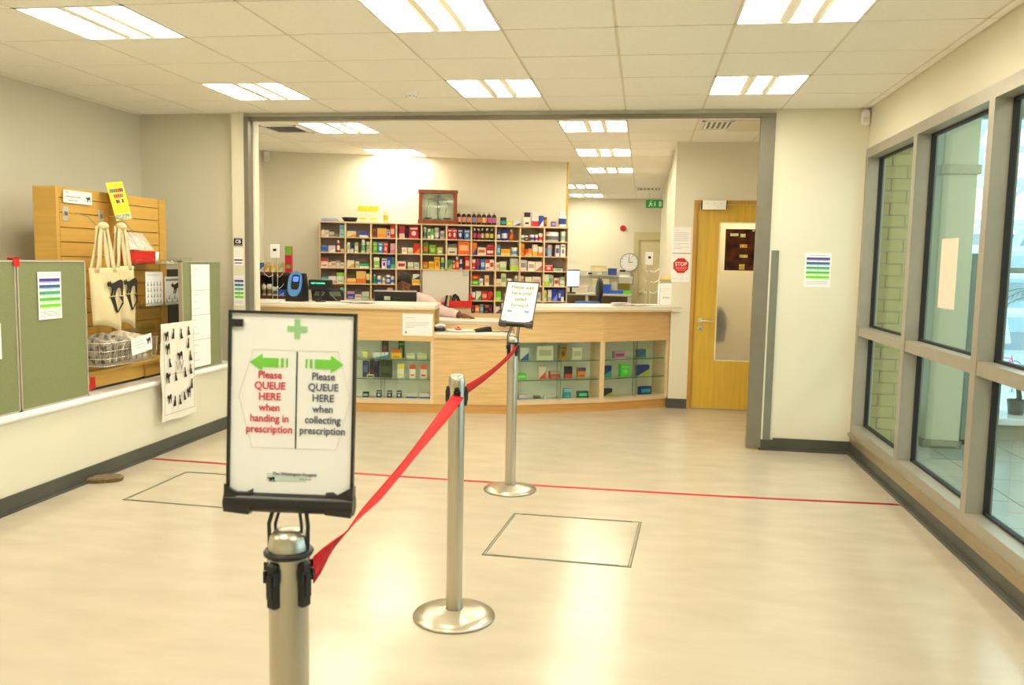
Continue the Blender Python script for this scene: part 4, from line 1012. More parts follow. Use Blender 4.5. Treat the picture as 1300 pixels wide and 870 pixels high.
cell(4, 1, (.02, .34, .52, '3a58c0', 'd8a4b8', B, 2), (.36, .64, .30, 'ece0d8', 'c8b8b4', B, 1), (.66, .96, .50, 'd8dccc', 'a8bcb0', B, 0))
cell(4, 2, (.14, .44, .46, 'e8dcc4', 'c4b494', B, 1), (.66, .90, .80, 'f0dcd0', 'e8b48c', B, 2))
cell(4, 3, (.72, .84, .48, '2a2830', '58506a', B, 0), (.87, .97, .55, '3a3428', 'a89c7c', B, 1))
cell(0, 4, (.03, .19, .84, '9aac98', '4a7a54', TU, 0), (.23, .35, .74, 'e8ecdc', '74bc4a', B, 1), (.37, .48, .74, '64c03a', 'e4f0d8', B, 0), (.50, .73, .84, 'b4b8b8', 'e4e4e4', TU, 0), (.77, .96, .60, 'ccc4cc', '9c8ca4', B, 1))
cell(0, 5, (.02, .20, .80, 'd02a30', 'f4e0dc', B, 4), (.22, .41, .80, 'c8242c', 'f4e0dc', B, 4), (.46, .67, .80, '3a3684', 'e4e0ec', B, 4), (.74, .98, .76, '2a7cd0', 'd8ecf8', B, 4))
cell(1, 4, (.02, .27, .86, '4c8a2c', 'd85a1c', PO, 0), (.30, .60, .66, '7cb82c', 'b4d85a', PO, 0), (.63, .90, .50, 'c4cc6a', 'e4e4a8', PO, 0))
cell(1, 5, (.02, .43, .74, 'ece4c8', '6a6c60', B, 2), (.48, .99, .95, 'ec6c1c', 'f4b47c', B, 1))
cell(2, 4, (.01, .25, .50, 'e8742c', '84cc2c', PO, 0), (.29, .52, .54, 'f0c81c', 'd8a010', B, 1), (.53, .77, .88, 'f0b814', 'b87808', B, 4), (.79, .99, .86, '84e02a', '3c62b0', SPY, 0))
cell(2, 5, (.01, .22, .70, '3a8c5c', '9cc45c', B, 3), (.24, .36, .64, 'e0502c', 'f4b494', BT, 0), (.37, .52, .94, 'e84020', 'f0a080', SPY, 0), (.55, .68, .76, 'd8dce8', '2c3464', SPY, 0), (.79, .99, .94, 'c81e24', 'f0b4a4', B, 1))
cell(0, 6, (.03, .19, .86, '3a1c1c', 'c44a7c', BT, 0), (.21, .38, .86, '3a1c1c', 'b83a6c', BT, 0), (.39, .56, .88, '2c2420', 'd8c89c', BT, 0), (.58, .77, .88, '2c2420', 'e0b46c', BT, 0), (.79, .97, .86, '2c2c20', 'dce06a', BT, 0))
cell(0, 7, (.01, .17, .78, '2c40c4', 'dce4f0', BT, 0), (.24, .52, .96, '2438c8', 'e4e8f4', BT, 0), (.58, .75, .84, 'a84414', 'e86c24', BT, 0))
cell(0, 8, (.01, .19, .44, 'd8ece4', '3cb494', J, 0), (.20, .32, .40, '8c2c4c', 'c46c8c', J, 0), (.42, .60, .50, 'e4e4ec', '3c44a4', J, 0), (.63, .79, .50, 'ece4ec', '9c3ca4', J, 0), (.80, .99, .60, 'f0dcd4', 'd83c3c', J, 0))
cell(0, 9, (.03, .68, .74, 'ecece8', '6c7484', J, 0), (.73, .97, .80, 'dce8e0', 'a4c4b4', J, 0))
cell(1, 6, (.02, .22, .88, 'e8741c', '28346c', B, 3), (.26, .62, .54, 'f0e0cc', 'd85c3c', B, 1), (.64, .99, .46, 'c81c24', 'f0e4dc', B, 1), (.66, .98, .40, 'd8302c', '2c2424', B, 2))
cell(1, 7, (.02, .18, .74, '4c94d8', 'a4cce8', B, 1), (.22, .62, .48, 'f0a81c', 'f0d874', B, 0), (.66, .97, .60, 'e8e8e4', '6c9cd0', J, 0))
cell(1, 8, (.02, .18, .90, 'f09c1c', 'e87c0c', B, 1), (.19, .32, .48, 'd83018', 'f0b424', B, 3), (.34, .52, .54, 'f0943c', 'f0c48c', B, 0), (.55, .78, .84, 'f4ecdc', 'f0b02c', B, 0), (.80, .99, .68, 'f4e4d4', 'ec7c24', B, 0))
cell(1, 9, (.02, .12, .84, '3c3c5c', '6c6c8c', B, 1), (.14, .32, .84, '94b0d4', 'd8b4a4', B, 2), (.50, .68, .84, 'ece8f0', '6c4c9c', B, 1), (.72, .94, .90, 'f0f0ec', '8c8c94', B, 4))
cell(2, 6, (.02, .16, .76, 'd0202c', 'f0c4bc', B, 2), (.20, .36, .80, '9c2454', '5c2c7c', B, 0), (.40, .59, .76, '2c74cc', 'b4d4f0', B, 1), (.61, .79, .76, 'f0e0d8', 'd83c34', B, 2), (.81, .98, .76, 'f4e4dc', 'd8443c', B, 1))
cell(2, 7, (.01, .16, .58, 'ecdcc4', 'c4a88c', B, 1), (.18, .46, .64, 'dce4c8', 'a4c884', B, 0), (.63, .99, .88, 'bcc0b0', 'b4d83c', B, 0))
cell(2, 8, (.01, .30, .78, 'ece4d4', '9c9cac', B, 1), (.34, .64, .68, 'f0e8d8', 'c4a8a0', B, 1), (.67, .98, .68, 'ece4d4', 'c47c7c', B, 3))
cell(2, 9, (.01, .38, .48, 'd8202c', 'f0d8d4', B, 4), (.42, .82, .20, 'e4ece0', '3ca46c', B, 1))
cell(3, 6, (.0, .34, .40, '3cbc34', 'a4e06c', PO, 0), (.36, .51, .46, 'ece8e4', 'b4b4b4', B, 1), (.60, .78, .70, 'f0e0cc', 'e8843c', B, 1), (.02, .32, .34, 'dc3420', 'f08c4c', PO, 0))
cell(3, 7, (.02, .24, .46, 'ecdcb8', 'd0bc8c', B, 0), (.25, .46, .84, 'd4dcbc', '94ac74', B, 1), (.5, .7, .5, 'f0dcd8', 'd0b0b4', B, 0), (.84, .98, .70, 'd8dcc8', 'a0b090', B, 1))
cell(3, 8, (.02, .18, .68, 'f0d8c8', 'd8a890', B, 1), (.24, .52, .64, 'ece4c4', 'c8cc5c', B, 0), (.56, .94, .66, 'ecdcd4', 'c8b0a8', B, 1))
cell(3, 9, (.02, .22, .84, 'd8e4c8', 'b8d83c', B, 0), (.24, .41, .80, 'c8d0c0', '7c9c74', B, 1), (.46, .70, .60, 'f0dcc8', 'c45c4c', B, 1), (.72, .93, .66, 'dce0cc', '94a884', B, 2))
cell(4, 6, (.03, .18, .58, 'ece0e0', 'd03c44', B, 0), (.22, .44, .64, 'e4ecdc', '34a464', B, 3), (.47, .72, .62, 'd82820', 'f0a894', B, 1), (.74, .97, .62, 'd02c24', '8c1818', B, 3))
cell(4, 7, (.02, .24, .66, '7ce024', 'b4f06c', B, 0), (.40, .62, .5, 'ece4d4', 'c0b0a0', B, 1))
cell(4, 8, (.60, .96, .62, 'd8dcc8', 'b0b8a4', B, 1))
cell(4, 9, (.01, .13, .78, 'dce4b4', 'b4c86c', B, 1), (.20, .36, .80, 'ece8dc', 'b4b4a4', B, 0), (.38, .64, .90, '2a3cc0', '7c90e8', B, 3), (.66, .78, .84, '3448c0', 'b4c0ec', B, 1), (.80, .92, .84, '3c4cb0', 'e4e8f4', B, 0))
cell(5, 6, (.01, .15, .68, '34345c', 'd83c3c', B, 4), (.18, .37, .64, 'ec742c', 'f0c08c', B, 1), (.40, .55, .74, '5c9cc8', 'a4d0e4', B, 1), (.60, .78, .72, '241c24', 'b85c2c', B, 2), (.79, .95, .72, '2c1c2c', '9c3c7c', B, 4))
cell(5, 7, (.01, .20, .58, 'e4e0ec', '6c5cac', B, 3))
cell(5, 9, (.10, .55, .56, '24283c', '54587c', B, 1), (.58, .95, .56, '2c2c4c', '8c8cac', B, 0))
rown = ('top', 'second', 'third', 'fourth', 'fifth', 'lowest')
used_lab = {}
STACKED = {((3, 3), 1): .34, ((1, 6), 3): .46, ((3, 6), 3): .40}
for (r, c_), items in CELLS.items():
    zf = ROWZ[r + 1]; ch = (ROWZ[r] - .018 - zf) if r == 0 else (ROWZ[r] - .012 - zf)
    for i, (a, b, hgt, c1, c2, kind, var) in enumerate(items):
        u = SU0 + (c_ + .035 + (a + b) / 2 * .93) * PITCH_C; w = (b - a) * PITCH_C * .93
        dpt = min(.11, max(.05, w * .8)) if kind == B else w
        x, y = wp(u, DEP - .025 - dpt / 2 - .02 * ((i * 7 + c_) % 3) / 2)
        z = zf + STACKED.get(((r, c_), i), 0) * ch
        wd = {'box': 'carton', 'spray': 'spray bottle'}.get(kind, kind)
        lab = f"{colour_word(c1)} {wd}, {ORD[i]} item in {rown[r]} row, shelf column {ORD[c_]} from the till end"
        product(kind, x, y, z, ANG, w, hgt * ch, dpt, c1, c2, lab, G, var, cap={BT: 'f0ece0', SPY: 'f0f0ec', J: 'f0eee8', TU: 'e8e8e8'}.get(kind) if c1 not in ('2c40c4', '2438c8') else '2030a0')
# goods on top of the shelves
ZT = ROWZ[0]
GT = 'goods on top of the medicine shelves'
for i in range(8):
    x, y = wp(2.262 + i * .0605, .19)
    cap = 'f0ece4' if i < 3 else '2c1c18'
    lb = ('e0a494', 'e09c84', 'dc8c74', '8c84b4', 'c4743c', 'e4a474', 'c85c8c', 'c85c94')[i]
    product('bottle', x, y, ZT, ANG, .055, .158, .055, '2a1512', lb, f'dark brown medicine bottle, {ORD[i]} of the row beside the balance case', 'dark brown bottles in a row', cap='e8e0d8' if i < 3 else 'c8bcb0')
def topitem(kind, u, w, h, d, c1, c2, label, var=0, cap=None, v=.17):
    x, y = wp(u, v); return product(kind, x, y, ZT, ANG, w, h, d, c1, c2, label, GT, var, cap)
topitem('box', 1.135, .118, .188, .07, 'eee8d8', 'f0e020', 'yellow and white carton on the shelf top, nearer the black tray', 2)
topitem('box', 1.258, .118, .188, .07, 'eee8d8', 'e8e02a', 'yellow and white carton on the shelf top, nearer the orange tube', 2)
topitem('tube', 1.40, .058, .150, .05, 'f0d8b0', 'f0b424', 'orange and white tube standing alone on the shelf top', 0, 'f4d8c0')
topitem('jar', 2.80, .075, .100, .07, '14404c', '2a9c8c', 'dark teal jar on the shelf top after the brown bottles', 0, '1c2420')
topitem('box', 2.87, .055, .055, .05, 'd4d84a', 'e8ec8c', 'small lime carton beside the teal jar on the shelf top', 1)
topitem('box', 2.96, .085, .060, .06, 'e8e8e4', '2c44a8', 'small white and blue carton on the shelf top', 3)
topitem('box', 3.085, .075, .165, .06, 'f0e8e0', '3a2420', 'tall white carton with a black band on the shelf top', 2)
topitem('box', 3.185, .082, .165, .06, 'f0e4e0', 'd82838', 'white carton with red base on the shelf top', 0)
topitem('box', 3.262, .055, .130, .05, '2848b4', 'e4e8f4', 'blue and white carton on the shelf top, next to a brown one', 3)
topitem('box', 3.312, .030, .115, .05, '6c3c14', 'b4842c', 'slim brown carton on the shelf top', 1)
topitem('box', 3.415, .055, .065, .05, '7c54b4', 'b494dc', 'small purple carton on the shelf top', 1)
topitem('spray', 3.525, .095, .185, .07, 'e8ecf0', '2c4c94', 'white pump bottle with blue label at the shelf top end', 0, 'f0f0f0')
x, y = wp(.755, .14)
t = thing('blue_folder', 'flat pale blue folder lying on the shelf top', 'folder', (x, y, ZT), ANG + .08)
MB().prism([(-.10, -.09), (.10, -.09), (.10, .09), (-.08, .09)], 0, .018).build('folder_cover', pm('8e9cc8'), t); MB().prism([(-.095, -.085), (.09, -.085), (.09, .08), (-.07, .08)], .018, .034).build('folder_pages', pm('b4bcd8'), t)
x, y = wp(.985, .15)
t = thing('black_tray', 'black shallow tray lying on the shelf top', 'tray', (x, y, ZT), ANG - .05)
MB().lathe([(0, .004), (.06, .004), (.09, .048), (.094, .048), (.066, 0), (0, 0)], n=20).build('tray_body', M_BLACK, t); MB().lathe([(.094, .044), (.098, .048), (.090, .052)], n=20).build('tray_rim', mat('dark_green_rim', (.03, .06, .04), rough=.3), t)
# antique balance in a glazed wooden case
x, y = wp(2.012, .18)
t = thing('balance_case', 'glazed mahogany case with an antique balance on the shelf top', 'balance case', (x, y, ZT), ANG)
M_MAH = mat('mahogany', (.27, .055, .012), rough=.28, var=.25, scale=5, stretch=(6, 6, .8))
wC, hC, dC = .225, .395, .07
for a, b in (((-wC, -dC, 0), (-wC + .04, dC, hC)), ((wC - .04, -dC, 0), (wC, dC, hC))): MB().box(a, b).build('case_side', M_MAH, t)
MB().box((-wC - .01, -dC - .01, 0), (wC + .01, dC, .045)).build('case_base', M_MAH, t); MB().box((-wC - .008, -dC - .008, hC - .036), (wC + .008, dC, hC)).build('case_top', M_MAH, t)
MB().box((-wC + .03, .030, .04), (wC - .03, .036, hC - .03)).build('back_pane', mat('case_milk_glass', (.88, .90, .78), rough=.3), t)
MB().box((-wC + .035, -dC + .006, .045), (wC - .035, -dC + .010, hC - .036)).build('front_pane', M_CASEGL, t)
br = mat('balance_brass', (.42, .36, .20), rough=.3, metal=.9); gr = mat('balance_grey', (.30, .31, .27), rough=.35, metal=.6)
MB().lathe([(0, .045), (.045, .045), (.04, .058), (.014, .065), (.010, .09), (.010, .30), (.014, .31), (.014, .33), (0, .335)], n=14).build('pillar', gr, t)
MB().plate([(-.115, .296), (-.05, .306), (.05, .306), (.115, .290), (.115, .283), (.05, .272), (-.05, .275), (-.115, .288)], -.004, .004).build('beam', gr, t)
MB().box((-.03, -.012, .312), (.03, .012, .342)).build('pillar_head', br, t)
for s in (-1, 1):
    MB().tube([(s * .112, 0, .29), (s * .135, 0, .075)], .0016, n=5).tube([(s * .112, 0, .29), (s * .085, 0, .075)], .0016, n=5).build('pan_wire', gr, t)
    MB().lathe([(0, .062), (.038, .066), (.048, .074), (.045, .074), (0, .068)], (s * .11, 0, 0), n=16).build('pan', gr, t)

# ------------------------------------------------------------------ goods in the glazed counter
def case_goods(P, a, items, zb, where, g):
    for i, (u0, u1, h, c1, c2, var, v) in enumerate(items):
        x, y = to_world(P, a, (u0 + u1) / 2, v); w = u1 - u0
        product('box', x, y, zb, a, w, h, min(.05, w * .6), c1, c2, f'{colour_word(c1)} carton, {ORD[i]} on the {where}', g, var)
f1 = lambda a, b, h, c1, c2, var=1, v=.12: (.035 + (a - 60) * .00136, .035 + (b - 60) * .00136, h * .00125, c1, c2, var, v)
GC = 'cartons in the glazed counter'
case_goods(PR1, AR1, [f1(95, 160, 100, 'dce4d4', '3a6cb0', 3), f1(225, 348, 112, 'e0dcc0', 'b4b498'), f1(398, 455, 118, 'b47c14', '5c3c08', 4), f1(498, 570, 95, 'e4e0c0', 'b8b894')], .516, 'top shelf of the counter with cream cartons', GC)
case_goods(PR1, AR1, [f1(68, 148, 45, '54d834', 'a0f080'), f1(240, 295, 100, 'e8d8cc', 'e0502c', 3), f1(328, 405, 58, 'd84c34', 'b0b0a0', 2), f1(445, 500, 95, '2c2024', 'd84834', 0), f1(545, 605, 85, 'e08c2c', '5c4c8c', 2)], .326, 'middle shelf of the counter with cream cartons', GC)
case_goods(PR1, AR1, [f1(92, 160, 38, 'e4d4d8', '94a4c4', 0), f1(210, 258, 28, '8c8c7c', '4c4c44'), f1(285, 345, 28, 'dcdcd0', 'c0c4b8'), f1(440, 495, 80, '3c94b0', '84c8d0', 2), f1(548, 630, 55, '1c4c44', '54dc7c', 1)], .123, 'bottom of the counter with cream cartons', GC)
f2 = lambda a, b, h, c1, c2, var=1, v=.12: (.03 + (a - 715) * .00132, .03 + (b - 715) * .00132, h * .0013, c1, c2, var, v)
case_goods(PR2, AR2, [f2(718, 745, 70, '6c5c94', 'c4a4b4', 2), f2(845, 940, 55, 'c48ca8', '7c3c64', 1), f2(1060, 1130, 65, '2c5c94', '2c8c7c', 3)], .516, 'top shelf of the counter next to the door', GC)
case_goods(PR2, AR2, [f2(718, 818, 90, '1c3c94', '2cac94', 3), f2(905, 988, 95, '4ce03c', '84f06c', 4), f2(1062, 1168, 85, '1c3894', 'c8d03c', 3)], .326, 'middle shelf of the counter next to the door', GC)
case_goods(PR2, AR2, [f2(740, 832, 65, '24345c', 'c8c03c', 3), f2(1088, 1195, 65, '1c3894', '2cb4ac', 1)], .123, 'bottom of the counter next to the door', GC)
f3 = lambda a, b, h, c1, c2, var=1, v=.12: (1.28 + (a - 140) * .000813, 1.28 + (b - 140) * .000813, h * .00082, c1, c2, var, v)
case_goods(PL, AL, [f3(140, 197, 78, 'dce86c', 'f0f0b0', 1), f3(355, 427, 195, '241c20', 'a83434', 1, .20), f3(270, 452, 72, 'e4e8ec', '4c94c0', 3), f3(485, 610, 105, 'e8c420', 'e8642c', 2), f3(555, 622, 205, '1c2418', '4cd834', 4, .20), f3(670, 770, 62, 'd4dcb0', 'b4c094', 2), f3(805, 915, 62, 'd8dcb4', 'bcc49c', 2)], .516, 'top shelf of the counter below the till', GC)
case_goods(PL, AL, [f3(140, 210, 195, '2c3464', '5c64a4', 1), f3(215, 266, 215, '201c1c', '8c2424', 0, .17), f3(270, 328, 195, '2c3060', '181c34', 1), f3(335, 490, 205, '484c34', '1c2018', 2), f3(205, 287, 42, 'd8d8b0', '3c3c2c', 1, .06), f3(560, 640, 165, 'ecece0', 'e8d030', 2), f3(705, 777, 165, 'f0e8dc', 'dc5040', 2), f3(835, 912, 165, 'f0e8dc', 'dc5444', 2)], .326, 'middle shelf of the counter below the till', GC)
case_goods(PL, AL, [f3(140, 212, 68, '1c3c44', 'a4c4b4', 1), f3(305, 366, 88, '24406c', 'f0e4d8', 4), f3(435, 492, 88, '24406c', 'f0e0d0', 4), f3(550, 608, 88, '24406c', 'f0e0d0', 4), f3(670, 800, 66, 'ece4e0', '3c64b8', 0), f3(840, 950, 66, 'ece4e0', '3c64b8', 0)], .123, 'bottom of the counter below the till', GC)
# paper notice on the counter front
x, y = to_world(PL, AL, LL - .158, -.001)
t = sheet('counter_notice', 'white landscape notice on the wooden counter front', 'notice', (x, y, .752), AL, .292, .212)
lines(t, [(-.115, -.03, .172), (-.115, .11, .130), (-.115, .115, .114), (-.115, .09, .098), (-.115, -.03, .082)]); MB().box((-.118, -.0018, .02), (-.104, -.0012, .044)).build('crest', M_GREYINK, t)
lines(t, [(.02, .12, .034)], M_PINKLINE)
# ------------------------------------------------------------------ things on the till counter
ZC = 1.051
def on(P, a, u, v): return to_world(P, a, u, v)
def wire_stand(x, y, rz, label, h=.55):
    t = thing('wire_stand', label, 'display stand', (x, y, ZC), rz, 'chrome wire counter stands')
    MB().cbox((-.085, -.06, 0), (.085, .06, .014), .004).build('stand_base', M_WHITE, t)
    m = MB()
    for s in (-1, 1): m.tube([(s * .024, 0, .01), (s * .024, 0, h - .13)], .0035, n=6)
    m.build('upright_rods', M_CHROME, t)
    for z in (.14, .25, .36):
        for s in (-1, 1):
            MB().tube([(s * .024, 0, z), (s * .05, -.03, z - .015), (s * .085, -.05, z + .012), (s * .10, -.05, z + .035)], .003, n=6).ball((s * .025, 0, z), .008, 8, 6).build('wire_arm', M_CHROME, t)
    MB().tube([(-.08, -.02, h - .17), (-.05, -.03, h - .19), (0, -.035, h - .195), (.05, -.03, h - .19), (.08, -.02, h - .17)], .003, n=6).build('top_arc', M_CHROME, t)
    MB().cbox((-.045, -.006, h - .13), (.045, .006, h), .004).build('header_card', M_PAPER, t)
    MB().box((-.016, -.0075, h - .065), (.016, -.006, h - .042)).build('header_mark', M_INK, t)
    return t
x, y = on(PL, AL, .42, .13); wire_stand(x, y, AL, 'chrome wire stand with a white header card beside the blue terminal')
wire_stand(.236, 1.865, AR2, 'chrome wire stand with a white header card beside the leaflet holder')
# blue and black terminal
x, y = on(PL, AL, .61, .18)
t = thing('payment_terminal', 'black upright terminal with a blue oval face on the counter', 'terminal', (x, y, ZC), AL - .25)
def oval_ring(cx, cz, rx, rz_, n=28, k=.8): return [(cx + rx * math.copysign(abs(math.cos(2 * math.pi * i / n)) ** k, math.cos(2 * math.pi * i / n)), cz + rz_ * math.copysign(abs(math.sin(2 * math.pi * i / n)) ** k, math.sin(2 * math.pi * i / n))) for i in range(n)]
MB().xplate([(-.05, 0), (.09, 0), (.085, .10), (.062, .24), (.040, .275), (.018, .272)], -.088, .088).build('terminal_body', M_BLACK, t)
o = MB().plate(oval_ring(0, .16, .072, .125), -.012, .006).build('blue_face', mat('blue_plastic', (.10, .32, .72), rough=.35), t); o.location = (0, -.058, .015); o.rotation_euler = (math.radians(-14), 0, 0)
o2 = MB().plate(oval_ring(.010, .175, .044, .075, k=.5), -.016, -.010).build('screen_bezel', M_BLACK, t); o2.location = (0, -.058, .015); o2.rotation_euler = (math.radians(-14), 0, 0)
o3 = MB().plate(oval_ring(.012, .205, .030, .026, k=.4), -.018, -.015).build('lit_screen', mat('blue_screen', (.02, .04, .3), emit=(.05, .12, .9), estr=1.2, rough=.3), t); o3.location = (0, -.058, .015); o3.rotation_euler = (math.radians(-14), 0, 0)
# till with customer display
x, y = on(PL, AL, .845, .20)
t = thing('customer_display', 'black customer display with green lettering on the counter', 'display', (x, y, ZC), AL)
MB().cbox((-.118, -.015, .115), (.118, .020, .215), .006).build('display_head', M_BLACK, t)
MB().box((-.105, -.0165, .135), (.105, -.015, .20)).build('display_window', mat('dark_display', (.01, .015, .014), rough=.15), t)
text('NEXT CUSTOMER', .020, mat('green_led', (.02, .2, .12), emit=(.06, .75, .42), estr=1.2), t, (-.02, -.0172, .180), bold=.02, width=.85)
MB().cyl((0, 0, .012), (0, 0, .118), .012, n=12).build('display_pole', M_BLACK, t)
MB().lathe([(0, 0), (.055, 0), (.05, .012), (0, .014)], n=18).build('display_foot', M_BLACK, t)
x, y = on(PL, AL, .875, .36)
t = thing('till_screen', 'back of the black till screen behind the customer display', 'monitor', (x, y, ZC), AL)
MB().plate([(-.15, .0), (.165, .0), (.165, .055), (.155, .112), (-.16, .112), (-.155, .05)], -.012, .02).build('screen_shell', M_BLACK, t)
MB().plate([(-.13, .05), (-.03, .05), (-.03, .096), (-.12, .096)], -.014, -.012).build('vent_panel', mat('till_grey', (.12, .13, .10), rough=.4), t)
MB().plate([(.03, .05), (.14, .05), (.13, .096), (.03, .096)], -.014, -.012).build('vent_panel', MATS['till_grey'], t)
MB().tube([(-.02, -.013, .09), (-.09, -.014, .005)], .003, n=5).tube([(.02, -.013, .09), (.10, -.014, .005)], .003, n=5).build('cable', M_GREYINK, t)
# papers
def paper_stack(x, y, z, rz, w, d, n, label, c='e8e4dc', g='loose papers on counters'):
    t = thing('papers', label, 'papers', (x, y, z), rz, g)
    for i in range(n):
        o = MB().prism([(-w / 2, -d / 2), (w / 2, -d / 2), (w / 2, d / 2), (-w / 2, d / 2)], 0, .005).build('page', pm(c) if i != 0 or c != 'e8e4dc' else pm('d8604c'), t)
        o.location = (.02 * math.sin(i * 2), .012 * math.cos(i * 3), i * .0055); o.rotation_euler = (0, 0, .25 * math.sin(i * 1.7))
x, y = on(PL, AL, 1.28, .06); paper_stack(x, y, ZC, AL, .22, .15, 4, 'loose papers with a red sheet in front of the monitor')
x, y = on(PL, AL, 1.17, .16); paper_stack(x, y, ZC, AL + .3, .20, .14, 3, 'loose white papers beside the till screen', 'ece8e4')
paper_stack(-.04, 1.66, ZC, AR2, .16, .10, 6, 'stack of white slips on the worktop before the office', 'efe8e4'); paper_stack(.14, 1.76, ZC, AR2 + .1, .18, .10, 3, 'open booklet beside the stack of white slips', 'dcd8d0')
# leaflet holder
t = thing('leaflet_holder', 'white leaflet holder with orange and blue leaflets at the counter end', 'leaflet holder', (.412, 1.93, ZC), AR2 - .25)
MB().box((-.068, -.03, 0), (.068, -.026, .235)).box((-.068, .03, 0), (.068, .034, .20)).box((-.068, -.03, 0), (.068, .034, .006)).box((-.068, -.03, 0), (-.064, .034, .22)).box((.064, -.03, 0), (.068, .034, .22)).build('holder_body', M_PAPER, t)
for i, (c_, z) in enumerate((('8cc4c8', .255), ('e8a850', .275), ('eedc9a', .300))):
    MB().box((-.060, -.022 + i * .014, .008), (.060, -.012 + i * .014, z)).build('leaflet', pm(c_), t)
lines(t, [(-.04, .04, .18), (-.03, .03, .16), (-.04, .04, .12)], M_PINKLINE, -.030)
k = MB()
for i in range(4): k.box((-.035 + i * .019, -.0308, .078), (-.024 + i * .019, -.030, .092))
k.build('print_marks', M_GREYINK, t)['kind'] = 'stuff'
# on the low worktop
def lowp(u, v): return on(PC, AC, u, v)
x, y = lowp(.28, .14); paper_stack(x, y, .791, AC + .15, .30, .17, 3, 'white forms spread on the low worktop', 'efeae4')
x, y = lowp(.23, .10)
t = thing('red_stamp', 'small red rosette lying on the white forms', 'stamp', (x, y, .808)); MB().lathe([(0, 0), (.03, 0), (.034, .008), (.02, .016), (0, .018)], n=12).build('stamp_pad', pm('d8546c'), t); MB().lathe([(.012, .016), (.010, .03), (0, .034)], n=10).build('stamp_knob', pm('c43c54'), t)
x, y = lowp(.47, .12)
t = thing('card_reader', 'black card payment reader lying on the low worktop', 'card reader', (x, y, .791), AC + .5)
MB().add([(-.085, -.04, 0), (.085, -.04, 0), (.085, .04, 0), (-.085, .04, 0), (-.085, -.036, .022), (.07, -.036, .050), (.07, .036, .050), (-.085, .036, .022)], [(3, 2, 1, 0), (0, 1, 5, 4), (1, 2, 6, 5), (2, 3, 7, 6), (3, 0, 4, 7), (4, 5, 6, 7)]).build('reader_body', M_BLACK, t)
MB().add([(.005, -.026, .0405), (.06, -.026, .0505), (.06, .026, .0505), (.005, .026, .0405)], [(0, 1, 2, 3)]).build('reader_screen', mat('reader_lcd', (.06, .08, .06), rough=.2), t)
k = MB()
for i in range(4):
    for j in range(3): k.box((-.07 + i * .017, -.024 + j * .018, .025 + i * .003), (-.058 + i * .017, -.012 + j * .018, .0295 + i * .003))
k.build('reader_keys', mat('key_grey', (.10, .10, .10)), t)['kind'] = 'stuff'
p = [lowp(.56, .12), lowp(.62, .10), lowp(.66, .16), lowp(.69, .11), lowp(.75, .13)]
tag(MB().tube([(a[0], a[1], .796) for a in p], .004, n=6).build('reader_cable', M_BLACK), 'thin black cable trailing from the card reader', 'cable')
x, y = lowp(.045, .12)
t = thing('desk_phone', 'small black and white desk gadget beside the counter end', 'telephone', (x, y, .791), AC + .4)
MB().cbox((-.05, -.05, 0), (.05, .05, .03), .008).build('phone_base', M_BLACK, t); MB().tube([(-.05, -.02, .05), (0, -.03, .065), (.05, -.02, .05)], .014, n=10).build('handset', M_PAPER, t)
MB().box((-.05, -.02, .028), (-.035, .0, .05)).box((.035, -.02, .028), (.05, .0, .05)).build('cradle', M_BLACK, t)
# staff desk behind the counter
t = thing('staff_desk', 'pale staff desk behind the counter where the person sits', 'desk', (-1.90, 1.70, 0), .10)
MB().cbox((-1.1, 0, .80), (.86, .50, .848), .006).build('desk_top', M_TOP, t)
for x in (-1.06, -.1, .80): MB().box((x, .03, 0), (x + .04, .47, .80)).build('desk_leg', M_BEECH, t)
MB().box((-1.0, .40, .45), (.78, .42, .80)).build('modesty_panel', M_BEECH, t)
# monitor in front of the person
t = thing('monitor', 'back of a black computer monitor in front of the seated person', 'monitor', (-2.43, 1.74, .849), .12)
MB().cbox((-.225, -.02, .03), (.225, .02, .295), .008).build('screen_shell', M_BLACK, t)
MB().box((-.225, -.021, .284), (.225, .021, .297)).build('top_edge', mat('silver_bezel', (.55, .52, .5), rough=.4), t)
MB().cyl((0, .0, 0), (0, .0, .10), .025, n=12).build('stand_neck', M_BLACK, t); MB().lathe([(0, 0), (.10, 0), (.09, .012), (0, .016)], n=20).build('stand_foot', M_BLACK, t)
MB().box((-.12, -.0225, .195), (-.055, -.0205, .235)).build('sticker', pm('c8ccb0'), t); MB().box((-.02, -.0225, .215), (.05, -.0205, .224)).build('maker_strip', mat('shell_grey', (.06, .06, .06)), t)
# red trays with black items on the ledge of the base cupboard
for u, w_, tx in ((1.99, .20, 'small red tray lying behind the seated person'), (2.285, .27, 'long red tray holding a black stapler case')):
    x, y = wp(u, DEP + .02)
    t = thing('red_tray', tx, 'tray', (x, y, .926), ANG, 'red trays on the cupboard ledge')
    hw = w_ / 2; hz = .055 if w_ < .25 else .072
    MB().box((-hw, -.045, 0), (hw, -.040, hz)).build('tray_front', mat('red_tray_card', (.78, .02, .02), rough=.4), t)
    MB().box((-hw, .03, 0), (hw, .035, hz)).box((-hw, -.04, 0), (-hw + .005, .03, hz)).box((hw - .005, -.04, 0), (hw, .03, hz)).build('tray_wall', MATS['red_tray_card'], t)
    MB().box((-hw, -.045, 0), (hw, .035, .005)).build('tray_floor', MATS['red_tray_card'], t)
x, y = wp(2.245, DEP + .02)
t = thing('file_box', 'black curved desk file standing in the red tray', 'file box', (x, y, .932), ANG)
MB().plate([(-.065, 0), (.055, 0), (.045, .06), (.02, .12), (-.015, .15), (-.045, .14), (-.058, .09)], -.02, .02).build('file_shell', M_BLACK, t); MB().plate([(-.02, .05), (.0, .05), (-.004, .09), (-.018, .09)], -.022, -.02).build('file_label', mat('file_grey', (.25, .25, .25)), t)
